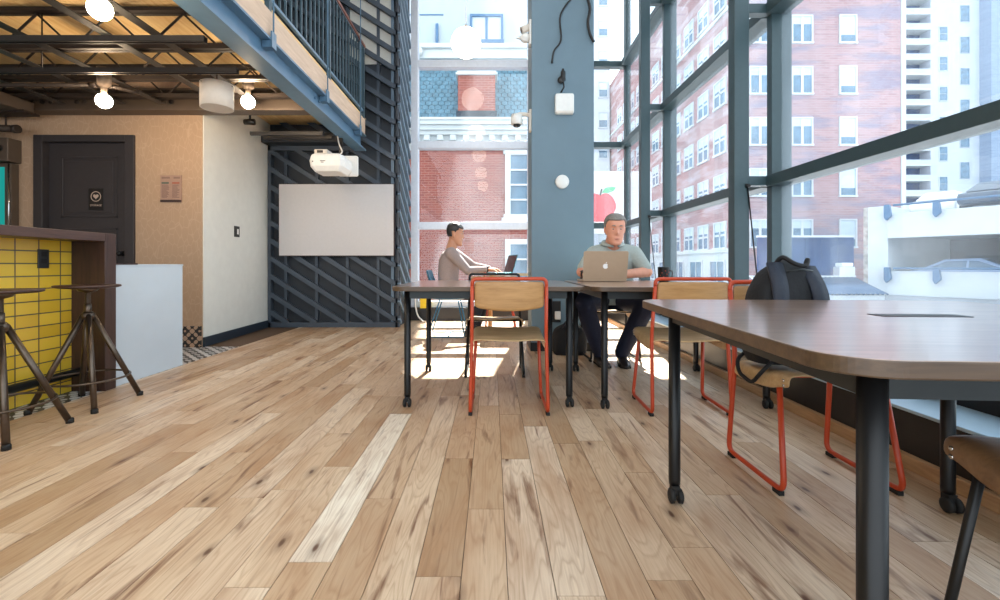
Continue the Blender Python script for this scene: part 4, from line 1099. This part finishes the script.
def car(label, loc, rz, paintm, kind='sedan'):
    t = thing('car', label, 'car', loc, rz)
    if kind == 'sedan':
        low = [(-2.25, .35), (-2.3, .6), (-2.2, .82), (-1.5, .93), (1.0, .92), (1.9, .8), (2.25, .62), (2.25, .35), (1.8, .25), (-1.8, .25)]
        cab_ = [(-1.75, .92), (-.95, 1.38), (.2, 1.42), (1.15, .92)]
    else:
        low = [(-2.3, .4), (-2.35, .8), (-2.3, 1.0), (1.0, 1.0), (2.1, .95), (2.3, .75), (2.3, .4), (1.8, .3), (-1.8, .3)]
        cab_ = [(-2.3, 1.0), (-2.1, 1.7), (.3, 1.75), (1.15, 1.0)]
    m = MB(); m.prism(low, frame_M((0, .88, 0), (1,0,0), (0,0,1)), 1.76); m.obj('body', M_[paintm], t, .09)
    m = MB(); n = len(cab_)
    zb, zt = cab_[0][1], max(p[1] for p in cab_)
    L_, R_ = [], []
    for x, z in cab_:
        h_ = .8-.22*(z-zb)/(zt-zb); L_.append(m.bm.verts.new((x, -h_, z))); R_.append(m.bm.verts.new((x, h_, z)))
    m.bm.faces.new(L_); m.bm.faces.new(R_[::-1])
    for i in range(n): m.bm.faces.new((L_[i], L_[(i+1) % n], R_[(i+1) % n], R_[i]))
    m.obj('cabin', M_[paintm], t, .08)
    cx = sum(p[0] for p in cab_)/n; g = MB()
    for s in (-1, 1):
        def Q(x, z): 
            h_ = .8-.22*(z-zb)/(zt-zb)+.012; return (x, s*h_, z)
        q = [(cab_[0][0]+.3, zb+.05), (cab_[1][0]+.08, zt-.14), (-.2, zt-.12), (-.2, zb+.05)]
        g.quad(*[Q(*p) for p in q]); q = [(-.12, zb+.05), (-.12, zt-.12), (cab_[2][0]-.02, zt-.14), (cab_[3][0]-.26, zb+.05)]; g.quad(*[Q(*p) for p in q])
    def R2(x, z, s):
        h_ = .74-.22*(z-zb)/(zt-zb); return (x, s*h_, z)
    (xa, za), (xb, zb2) = cab_[2], cab_[3]
    g.quad(*[(p[0]+.02, p[1], p[2]+.02) for p in (R2(xb-.1, zb+.05, -1), R2(xb-.1, zb+.05, 1), R2(xa+.08, zt-.06, 1), R2(xa+.08, zt-.06, -1))])
    g.obj('windows', M_['car_glass'], t, 0, .02)
    for x in (-1.4, 1.4):
        for s in (-1, 1):
            w = MB(); w.lathe([(0, -.1), (.2, -.1), (.33, -.1), (.34, -.06), (.34, .06), (.33, .1), (.2, .1), (0, .1)], (x, s*.8, .34), 20, 'y'); wo = w.obj('wheel', M_['rubber'], t)
            w = MB(); w.lathe([(0, -.108), (.21, -.106), (.21, .106), (0, .108)], (x, s*.8, .34), 16, 'y'); w.obj('hub_cap', M_['chrome'], wo)
    m = MB(); m.box(2.17, 2.27, -.75, -.45, .62, .74); m.box(2.17, 2.27, .45, .75, .62, .74); m.obj('headlights', M_['win_pane_l'], t, .01)
    return t
def gl_(x, y, z):
    c_, s_ = math.cos(rzg), math.sin(rzg); return (A.x+c_*x-s_*y, A.y+s_*x+c_*y, z)
car('white sedan parked on the open roof deck of the garage', gl_(.75, 5.0, 3.28), rzg+1.6, 'car_white')
car('dark vehicle on the garage roof deck at the right edge of the photo', gl_(3.2, 3.0, 3.28), rzg+1.5, 'car_dark')
car('silver blue sedan parked inside the garage opening', gl_(2.7, 1.5, -.25), rzg, 'car_silver')
t = thing('utility_box', 'small white utility box in front of the blue hoarding', 'utility box', (16.25, 20.77, G0))
bx('cabinet', (-.36, .36, -.2, .2, 0, 1.38), M_['conc'], t, .02); bx('lid', (-.26, .26, -.22, .22, 1.38, 1.56), M_['car_white'], t, .04)
ho = thing('hoarding', 'dark blue hoarding wall between the post and the garage', 'fence', (13.0, 21.0, 0))
for k in range(6): bx('panel', (-.6+.75*k, .14+.75*k, 0, .08, G0, 2.15), M_['hoard'], ho, .01)
bx('top_cap', (-.6, 3.92, -.05, .13, 2.15, 2.24), M_['conc'], ho)
# corrugated roof of a low shed
sh = thing('low_shed', 'low shed with a corrugated metal roof outside the glass, behind the backpack', 'shed', (12.9, 19.6, 0))
cr = MB(); rows = []
for j in (0, 1):
    rows.append([(-1.2+.05*i, -.9+1.8*j, -.35+.66*j+.035*math.sin(i*PI/2)) for i in range(97)])
cr.grid(rows); cr.obj('corrugated_roof', M_['corr'], sh, 0, .02)
bx('shed_wall', (-1.1, 3.5, -.8, .8, G0, -.4), M_['conc'], sh); bx('ridge', (-1.2, 3.65, .85, .93, .3, .38), M_['conc'], sh)

# sign with an apple outside the back glass
sg = thing('apple_sign', 'white sign painted with a red apple and a green leaf, outside beside the column', 'sign', (4.1, 16.0, 2.8))
b = MB(); b.prism(rrect(2.7, 2.2, .08, 4), frame_M((.2, 0, .28), (1,0,0), (0,0,1)), .08); b.obj('board', M_['conc'], sg)
pts = []
for i in range(56):
    a = 2*PI*i/56; r_ = .56*(1-.22*math.exp(-((math.atan2(math.sin(a-PI/2), math.cos(a-PI/2)))/.32)**2)-.1*math.exp(-((math.atan2(math.sin(a+PI/2), math.cos(a+PI/2)))/.3)**2))
    sq = 1-.12*max(0, -math.sin(a))*abs(math.cos(a))*2
    pts.append((r_*math.cos(a)*1.02*sq-.28, r_*math.sin(a)+.1))
b = MB(); b.prism(pts, frame_M((0, -.081, 0), (1,0,0), (0,0,1)), .02); b.obj('apple', M_['apple_red'], sg)
b = MB(); b.prism([(-.22, .62), (-.1, .78), (.1, .84), (.28, .8), (.2, .68), (0, .6)], frame_M((0, -.081, 0), (1,0,0), (0,0,1)), .02); b.obj('leaf', M_['leaf_green'], sg)
b = MB(); b.bar((-.28, -.1, .5), (-.22, -.1, .75), .05, .02, (0, 1, 0)); b.obj('stalk', M_['joist'], sg)
b = MB(); b.box(-.9, -.8, .02, .1, -3.4, -.8); b.box(1.2, 1.3, .02, .1, -3.4, -.8); b.obj('sign_legs', M_['grey_frame'], sg)
# ------------------------------------------------------------------ people
def remesh(m, name, mat, parent, vox=.006, smooth=6, fac=.5):
    o = m.obj(name+'_tmp', mat)
    r = o.modifiers.new('r', 'REMESH'); r.mode = 'VOXEL'; r.voxel_size = vox
    s = o.modifiers.new('s', 'SMOOTH'); s.iterations = smooth; s.factor = fac
    dg = bpy.context.evaluated_depsgraph_get()
    me = D2.meshes.new_from_object(o.evaluated_get(dg)); D2.objects.remove(o)
    me.name = name
    for p in me.polygons: p.use_smooth = True
    q = D2.objects.new(name, me); COL.objects.link(q)
    if not me.materials: me.materials.append(mat)
    if parent is not None: q.parent = parent
    return q
def limb(m, pts, rad, seg=16):
    """tapering limb with round joints"""
    P = [Vector(p) for p in pts]; out, ro = [], []
    n = len(P)
    for i in range(n-1):
        for k in range(6):
            t = k/6; out.append(P[i].lerp(P[i+1], t)); ro.append(rad[i]+(rad[i+1]-rad[i])*t)
    out.append(P[-1]); ro.append(rad[-1])
    m.tube(out, ro, seg)
    for p, r in zip(P, rad): m.ball(p, r, 1, 1, 1, 14)
def loft(m, secs, seg=24, e=.85):
    """secs: (center, right_vec*halfwidth, front_vec*halfdepth)"""
    rows = []
    for c, a, b in secs:
        c, a, b = Vector(c), Vector(a), Vector(b)
        rows.append([m.bm.verts.new(c+a*(abs(math.cos(t))**e*(1 if math.cos(t) > 0 else -1))+b*(abs(math.sin(t))**e*(1 if math.sin(t) > 0 else -1))) for t in [2*PI*i/seg for i in range(seg)]])
    for A_, B_ in zip(rows, rows[1:]):
        for k in range(seg): m.bm.faces.new((A_[k], A_[(k+1) % seg], B_[(k+1) % seg], B_[k]))
    m.bm.faces.new(rows[0][::-1]); m.bm.faces.new(rows[-1])
LV = [(-.119, .016, -.078, -.04), (-.112, .034, -.093, -.02), (-.095, .049, -.097, .0), (-.075, .058, -.095, .025), (-.055, .064, -.093, .05), (-.03, .069, -.091, .072), (0, .073, -.092, .087), (.03, .076, -.094, .095), (.055, .077, -.092, .096), (.08, .071, -.08, .09), (.1, .057, -.06, .074), (.114, .037, -.034, .05), (.1205, .015, -.008, .022)]
def head_pts(nc=40, sub=3, grow=0., feat=True):
    rows = []
    lv = []
    for (a, b) in zip(LV, LV[1:]):
        for k in range(sub): lv.append(tuple(a[i]+(b[i]-a[i])*k/sub for i in range(4)))
    lv.append(LV[-1])
    for z, w, f, b in lv:
        row = []
        for i in range(nc):
            t = 2*PI*i/nc; cx, sy = math.cos(t), math.sin(t)
            cy = (f+b)/2; hd_ = (b-f)/2
            x = (w+grow)*abs(cx)**.9*(1 if cx > 0 else -1); y = cy+(hd_+grow)*abs(sy)**.9*(1 if sy > 0 else -1)
            if feat and y < -.02:
                gz = max(0, min(1, (.03-z)/.05)) if z > -.022 else max(0, 1-(-.022-z)/.016)
                y -= .026*math.exp(-(x/.0125)**2)*gz
                y += .010*math.exp(-((abs(x)-.031)/.016)**2-((z-.018)/.013)**2)
                y -= .005*math.exp(-((z-.040)/.010)**2-(x/.05)**4)
                y -= .006*(math.exp(-((z+.056)/.006)**2)+math.exp(-((z+.070)/.006)**2))*math.exp(-(x/.022)**2)
                y -= .006*math.exp(-((z+.103)/.012)**2-(x/.022)**2)
            row.append(Vector((x, y, z+(grow*.8 if z > .06 else 0)*((z-.06)/.06 if z > .06 else 0))))
        rows.append(row)
    return rows
def add_head(m, M):
    rows = [[m.bm.verts.new(M @ p) for p in r] for r in head_pts()]
    n = len(rows[0])
    for A_, B_ in zip(rows, rows[1:]):
        for k in range(n): m.bm.faces.new((A_[k], A_[(k+1) % n], B_[(k+1) % n], B_[k]))
    m.bm.faces.new(rows[0][::-1]); m.bm.faces.new(rows[-1])
    for s in (-1, 1):
        g = bmesh.ops.create_uvsphere(m.bm, u_segments=12, v_segments=8, radius=1, matrix=M @ Matrix.Translation((s*.077, .012, .0)) @ Matrix.Rotation(s*.35, 4, 'Z') @ Matrix.Diagonal((.009, .019, .033, 1)))
def hair(M, mat, parent, front=.062, side=-.02, back=-.055, grow=.011, seed=1):
    rr = random.Random(seed); m = MB()
    rows = head_pts(40, 3, grow, False); n = 40
    def keep(p):
        if p.y < -.055: lim = front
        elif p.y < .0: lim = front+(side-front)*((p.y+.055)/.055)
        elif p.y < .03: lim = side+.02
        else: lim = back
        if .0 <= p.y < .03 and p.z < .03: return False
        return p.z > lim
    vs = {}
    def V(j, k):
        if (j, k) not in vs:
            p = rows[j][k % n].copy(); q = .004*rr.random(); p += Vector((p.x, p.y-.0, max(0, p.z))).normalized()*q; vs[(j, k)] = m.bm.verts.new(M @ p)
        return vs[(j, k)]
    for j in range(len(rows)-1):
        for k in range(n):
            c = (rows[j][k]+rows[j+1][(k+1) % n])/2
            if keep(c): m.bm.faces.new((V(j, k), V(j, (k+1) % n), V(j+1, (k+1) % n), V(j+1, k)))
    m.bm.faces.new([V(len(rows)-1, k) for k in range(n)])
    return m.obj('hair', mat, parent, 0, .014, True, 1, off=-1)
def face_bits(M, parent, brow, closed=True):
    for s in (-1, 1):
        m = MB(); m.ball(M @ Vector((s*.031, -.079, .014)), .010, 1, .8, .5, 14); m.obj('eye', M_['eye'], parent)
        m = MB(); m.ball(M @ Vector((s*.030, -.0865, .012)), .0052, 1, .5, .8, 10); m.obj('iris', M_['iris'], parent)
        m = MB(); m.tube([M @ Vector((s*(.015+.009*k), -.099+.0022*k*k*.8, .036+.004*math.sin(PI*k/3))) for k in range(4)], [.003, .0045, .004, .002], 8); m.obj('eyebrow', brow, parent)
    m = MB(); m.tube([M @ Vector((-.022+.0088*k, -.1005+.0035*abs(k-2.5)**1.4*.4, -.064)) for k in range(6)], [.001, .003, .0038, .0038, .003, .001], 8); m.obj('lips', M_['lip'], parent)
def hand(m, wrist, fwd, up, thumb, curl=.5, sc=1.):
    """four metacarpal rays, four fingers of unequal length and a side thumb; thumb=+1 -> thumb on fwd x up side"""
    f = Vector(fwd).normalized(); u = Vector(up); u = (u-f*u.dot(f)).normalized(); s = f.cross(u)*thumb
    w = Vector(wrist)
    lens = [(.082, .040, .026, .020), (.086, .044, .030, .021), (.082, .041, .028, .020), (.074, .032, .021, .017)]
    for i, (mc, a, b, c) in enumerate(lens):
        off = (.027-.0185*i)*sc
        k0 = w+s*off*.6+f*.01*sc; k1 = w+s*off+f*mc*sc+u*.004
        limb(m, [w+s*off*.55, k1], [.0135*sc, .0125*sc], 10)
        d = f; p = k1; ang = .25+curl*.5; pts = [p]; rad = [.0105*sc]
        for j, ln in enumerate((a, b, c)):
            ang_ = -(ang+curl*.55*j); dd_ = (f*math.cos(ang_)+u*math.sin(ang_)); p = p+dd_*ln*sc; pts.append(p); rad.append((.0095, .0085, .007)[j]*sc)
        limb(m, pts, rad, 10)
    t0 = w+s*.022*sc+f*.022*sc
    limb(m, [w+f*.01*sc, t0+s*.012*sc, t0+s*.030*sc+f*.03*sc-u*.008, t0+s*.034*sc+f*.058*sc-u*.014], [.014*sc, .0145*sc, .0105*sc, .008*sc], 10)
def shoe(name, heel, toe, parent):
    h, t = Vector(heel), Vector(toe); d = (t-h); ln = d.length; d.normalize(); s = Vector((-d.y, d.x, 0)); m = MB()
    secs = []
    for k, (v, w, z) in enumerate(((-.02, .022, .07), (.02, .034, .10), (.12, .036, .10), (.3, .038, .095), (.5, .043, .07), (.7, .047, .055), (.88, .040, .045), (.98, .022, .03), (1.0, .008, .02))):
        c = h+d*ln*v; secs.append([c+s*w*math.cos(a)+Vector((0, 0, max(0, z*(.5+.5*math.sin(a))) if math.sin(a) > -.2 else 0)) for a in [2*PI*i/18 for i in range(18)]])
    m.grid([r+[r[0]] for r in secs]); m.bm.faces.new([v for v in m.bm.verts][:0] or [m.bm.verts.new(p) for p in secs[0]]); m.bm.faces.new([m.bm.verts.new(p) for p in secs[-1]])
    o = m.obj(name, M_['leather'], parent, 0, 0, True)
    so = MB(); so.prism([(ln*v, w) for v, w in ((-.03, 0), (0, .033), (.3, .038), (.68, .05), (.9, .044), (1.02, 0))]+[(ln*v, -w) for v, w in ((.9, .044), (.68, .05), (.3, .038), (0, .033))], frame_M((h.x, h.y, 0), d, s), .016); so.obj('sole', M_['rubber'], o)
    return o

# --- man in the polo shirt, facing the viewer
mr = thing('person', 'seated man with grey hair in a grey-green polo shirt, typing on the gold laptop', 'person', (1.08, 4.12, 0))
T = Vector((1.08, 4.12, 0))
def rel(l): return [tuple(Vector(p)-T) for p in l]
HS = 1.06
Mh = Matrix.Translation(Vector((1.037, 3.80, 1.158))-T) @ Matrix.Rotation(.16, 4, 'X') @ Matrix.Rotation(-.06, 4, 'Z') @ Matrix.Diagonal((HS*.98, HS, HS, 1))
sR, sL = (.895, 3.945, .955), (1.245, 3.945, .955)
eR, eL = (.772, 3.87, .80), (1.33, 3.86, .80)
wR, wL = (.775, 3.69, .782), (1.03, 3.70, .778)
b = MB()
add_head(b, Mh)
limb(b, rel([(1.06, 3.97, .98), (1.045, 3.86, 1.085)]), [.072, .066])
loft(b, [(Vector(c)-T, (w, 0, 0), (0, d_, 0)) for c, w, d_ in (((1.08, 4.14, .47), .15, .10), ((1.08, 4.13, .6), .16, .12), ((1.075, 4.08, .76), .165, .12), ((1.068, 4.0, .92), .18, .11), ((1.064, 3.96, .99), .15, .085))])
for s_, e_, w_ in ((sR, eR, wR), (sL, eL, wL)): limb(b, rel([s_, e_, w_]), [.055, .046, .033])
hand(b, Vector(wR)-T, (.55, -.9, -.05), (0, 0, 1), -1, .35, 1.05); hand(b, Vector(wL)-T, (-.6, -.9, -.05), (0, 0, 1), 1, .35, 1.05)
for hx, kn, an in (((.99, 4.1, .53), (.745, 3.66, .555), (.935, 3.905, .10)), ((1.17, 4.1, .53), (1.265, 3.66, .555), (1.125, 3.905, .10))): limb(b, rel([hx, kn, an]), [.078, .055, .038])
body = remesh(b, 'body', M_['skin_a'], mr, .0055, 4)
sh_ = MB()
loft(sh_, [(Vector(c)-T, (w, 0, 0), (0, d_, 0)) for c, w, d_ in (((1.08, 4.13, .50), .185, .14), ((1.08, 4.12, .62), .195, .155), ((1.075, 4.07, .76), .20, .15), ((1.068, 4.0, .90), .215, .135), ((1.065, 3.965, .985), .185, .10), ((1.06, 3.95, 1.03), .10, .075))])
limb(sh_, rel([(1.0, 3.96, .985), sR, Vector(sR).lerp(Vector(eR), .8)]), [.07, .074, .062]); limb(sh_, rel([(1.13, 3.96, .985), sL, Vector(sL).lerp(Vector(eL), .8)]), [.07, .074, .062])
shirt = remesh(sh_, 'polo_shirt', M_['shirt_green'], mr, .008, 6)
cl = MB()
for s in (-1, 1):
    cl.grid([[Vector((1.05+s*.0, 4.02, 1.06))-T+Vector((s*(.082+.02*q)*math.sin(PI*(.06+k/10*.88)), -.095+(.085+.03*q)*math.cos(PI*(.06+k/10*.88)), .03-.05*k/10-.03*q)) for k in range(11)] for q in (0, .5, 1)])
cl.obj('collar', M_['shirt_green'], shirt, 0, .008, True)
pk = MB()
for k in range(3): pk.ball(Vector((1.055, 3.868-.008*k, .975-.04*k))-T, .006, 1, .5, 1, 8)
pk.obj('button', M_['shade'], shirt)
tr = MB()
loft(tr, [(Vector(c)-T, (w, 0, 0), (0, d_, 0)) for c, w, d_ in (((1.08, 4.15, .46), .18, .12), ((1.08, 4.14, .53), .195, .14), ((1.08, 4.13, .60), .18, .13))])
for hx, kn, an in (((.99, 4.1, .545), (.745, 3.66, .56), (.935, 3.90, .105)), ((1.17, 4.1, .545), (1.265, 3.66, .56), (1.125, 3.90, .105))): limb(tr, rel([hx, Vector(hx).lerp(Vector(kn), .5), kn, Vector(kn).lerp(Vector(an), .5), an]), [.105, .098, .084, .076, .062])
remesh(tr, 'trousers', M_['jeans'], mr, .009, 6)
shoe('shoe', Vector((.925, 3.97, 0))-T, Vector((.955, 3.72, 0))-T, mr); shoe('shoe', Vector((1.135, 3.97, 0))-T, Vector((1.11, 3.715, 0))-T, mr)
hair(Mh, M_['hair_grey'], mr, .078, .01, -.045, .010, 3)
face_bits(Mh, mr, M_['hair_grey'])
wt = MB(); fw = (Vector(wR)-Vector(eR)).normalized(); c0 = Vector(wR)-T-fw*.02; uu = fw.orthogonal().normalized(); vv = fw.cross(uu)
wt.tube([c0+(uu*math.cos(2*PI*k/20)+vv*math.sin(2*PI*k/20))*.037 for k in range(20)], .009, 8, True); wt.ball(c0+Vector((-.03, -.01, .022)), .02, 1, 1, .6, 12)
tag(wt.obj('wristwatch', M_['black_plastic'], mr), None, None)

# --- man in profile at the far window
ml_ = thing('person', 'seated man with short black hair in a grey long-sleeved shirt, in profile by the window', 'person', (-.53, 5.5, 0))
T = Vector((-.53, 5.5, 0))
Mh = Matrix.Translation(Vector((-.452, 5.5, 1.233))-T) @ Matrix.Rotation(PI/2, 4, 'Z') @ Matrix.Rotation(.10, 4, 'X') @ Matrix.Diagonal((1.1, 1.02, 1.15, 1))
sN, sF = (-.48, 5.32, 1.0), (-.47, 5.68, 1.0)
eN, eF = (-.285, 5.27, .795), (-.24, 5.72, .85)
wN, wF = (-.07, 5.40, .81), (-.03, 5.62, .815)
b = MB(); add_head(b, Mh)
limb(b, rel([(-.515, 5.5, 1.0), (-.475, 5.5, 1.15)]), [.068, .06])
TS = (((-.54, 5.5, .47), .15, .1), ((-.535, 5.5, .62), .145, .1), ((-.53, 5.5, .78), .155, .108), ((-.515, 5.5, .92), .17, .112), ((-.505, 5.5, 1.0), .15, .09))
loft(b, [(Vector(c)-T, (0, w, 0), (d_, 0, 0)) for c, w, d_ in TS])
for s_, e_, w_ in ((sN, eN, wN), (sF, eF, wF)): limb(b, rel([s_, e_, w_]), [.05, .04, .028])
hand(b, Vector(wN)-T, (1, .1, -.12), (0, 0, 1), -1, .4, 1.1); hand(b, Vector(wF)-T, (1, -.1, -.12), (0, 0, 1), 1, .4, 1.1)
LG = (((-.5, 5.41, .54), (-.09, 5.38, .50), (-.26, 5.40, .10)), ((-.5, 5.59, .54), (-.07, 5.62, .50), (-.18, 5.61, .10)))
for l in LG: limb(b, rel(l), [.075, .052, .036])
remesh(b, 'body', M_['skin_b'], ml_, .0055, 4)
sh_ = MB(); loft(sh_, [(Vector(c)-T, (0, w+.025, 0), (d_+.02, 0, 0)) for c, w, d_ in TS]+[(Vector((-.50, 5.5, 1.045))-T, (0, .09, 0), (.07, 0, 0))])
for s_, e_, w_ in ((sN, eN, wN), (sF, eF, wF)):
    c_ = Vector((-.505, 5.5+(Vector(s_).y-5.5)*.6, 1.0)); limb(sh_, rel([c_, s_, Vector(s_).lerp(Vector(e_), .5), e_, Vector(e_).lerp(Vector(w_), .93)]), [.07, .074, .064, .053, .039])
remesh(sh_, 'long_sleeved_shirt', M_['shirt_grey'], ml_, .008, 6)
tr = MB(); loft(tr, [(Vector(c)-T, (0, w, 0), (d_, 0, 0)) for c, w, d_ in (((-.55, 5.5, .465), .17, .11), ((-.54, 5.5, .53), .18, .125), ((-.535, 5.5, .60), .168, .118))])
for hx, kn, an in LG: limb(tr, rel([hx, Vector(hx).lerp(Vector(kn), .5), kn, Vector(kn).lerp(Vector(an), .5), Vector(an)+Vector((0, 0, .02))]), [.092, .082, .066, .058, .05])
remesh(tr, 'trousers', M_['jeans_dark'], ml_, .009, 6)
shoe('shoe', Vector((-.32, 5.40, 0))-T, Vector((-.05, 5.39, 0))-T, ml_); shoe('shoe', Vector((-.24, 5.61, 0))-T, Vector((.03, 5.61, 0))-T, ml_)
hair(Mh, M_['hair_black'], ml_, .06, .01, -.03, .011, 5)
face_bits(Mh, ml_, M_['hair_black'])
wt = MB(); fw = (Vector(wN)-Vector(eN)).normalized(); c0 = Vector(wN)-T+fw*.005; uu = fw.orthogonal().normalized(); vv = fw.cross(uu)
wt.tube([c0+(uu*math.cos(2*PI*k/20)+vv*math.sin(2*PI*k/20))*.034 for k in range(20)], .009, 8, True); wt.obj('wristwatch', M_['black_plastic'], ml_)
# ------------------------------------------------------------------ light and camera
w = D2.worlds.new('sky'); SC.world = w; w.use_nodes = True; nt = w.node_tree; nt.nodes.clear()
o_ = nt.nodes.new('ShaderNodeOutputWorld'); bg = nt.nodes.new('ShaderNodeBackground')
sk = nt.nodes.new('ShaderNodeTexSky'); sk.sky_type = 'HOSEK_WILKIE'; sk.turbidity = 6.; sk.ground_albedo = .5
sd = Vector((.15, .985, 1.385)).normalized(); sk.sun_direction = sd
mx = nt.nodes.new('ShaderNodeMixRGB'); mx.inputs[0].default_value = .85; mx.inputs[2].default_value = (.86, .94, 1.0, 1)
nt.links.new(sk.outputs[0], mx.inputs[1]); nt.links.new(mx.outputs[0], bg.inputs[0]); bg.inputs[1].default_value = SKY
nt.links.new(bg.outputs[0], o_.inputs[0])
ld = D2.lights.new('sun', 'SUN'); ld.energy = SUN; ld.angle = .009; ld.color = (1, .95, .88)
lo = D2.objects.new('sun', ld); COL.objects.link(lo); lo.rotation_euler = (sd).to_track_quat('Z', 'Y').to_euler(); lo.location = sd*40
cd = D2.cameras.new('camera'); cd.sensor_width = 36; cd.lens = 36*F/1000; cd.shift_x = (500-HX)/1000; cd.shift_y = -(300-HY)/1000
cd.clip_start = .05; cd.clip_end = 500
co = D2.objects.new('camera', cd); COL.objects.link(co); co.location = (0, 0, H); co.rotation_euler = (PI/2, 0, 0); SC.camera = co
SC.view_settings.view_transform = 'Standard'; SC.view_settings.look = 'None'; SC.view_settings.gamma = 1; SC.view_settings.use_curve_mapping = False
SC.view_settings.exposure = EXPO
cy = SC.cycles
cy.use_denoising = True; cy.max_bounces = 8; cy.diffuse_bounces = 5; cy.glossy_bounces = 4; cy.transparent_max_bounces = 16; cy.transmission_bounces = 6
cy.sample_clamp_indirect = 8; cy.caustics_reflective = False; cy.caustics_refractive = False
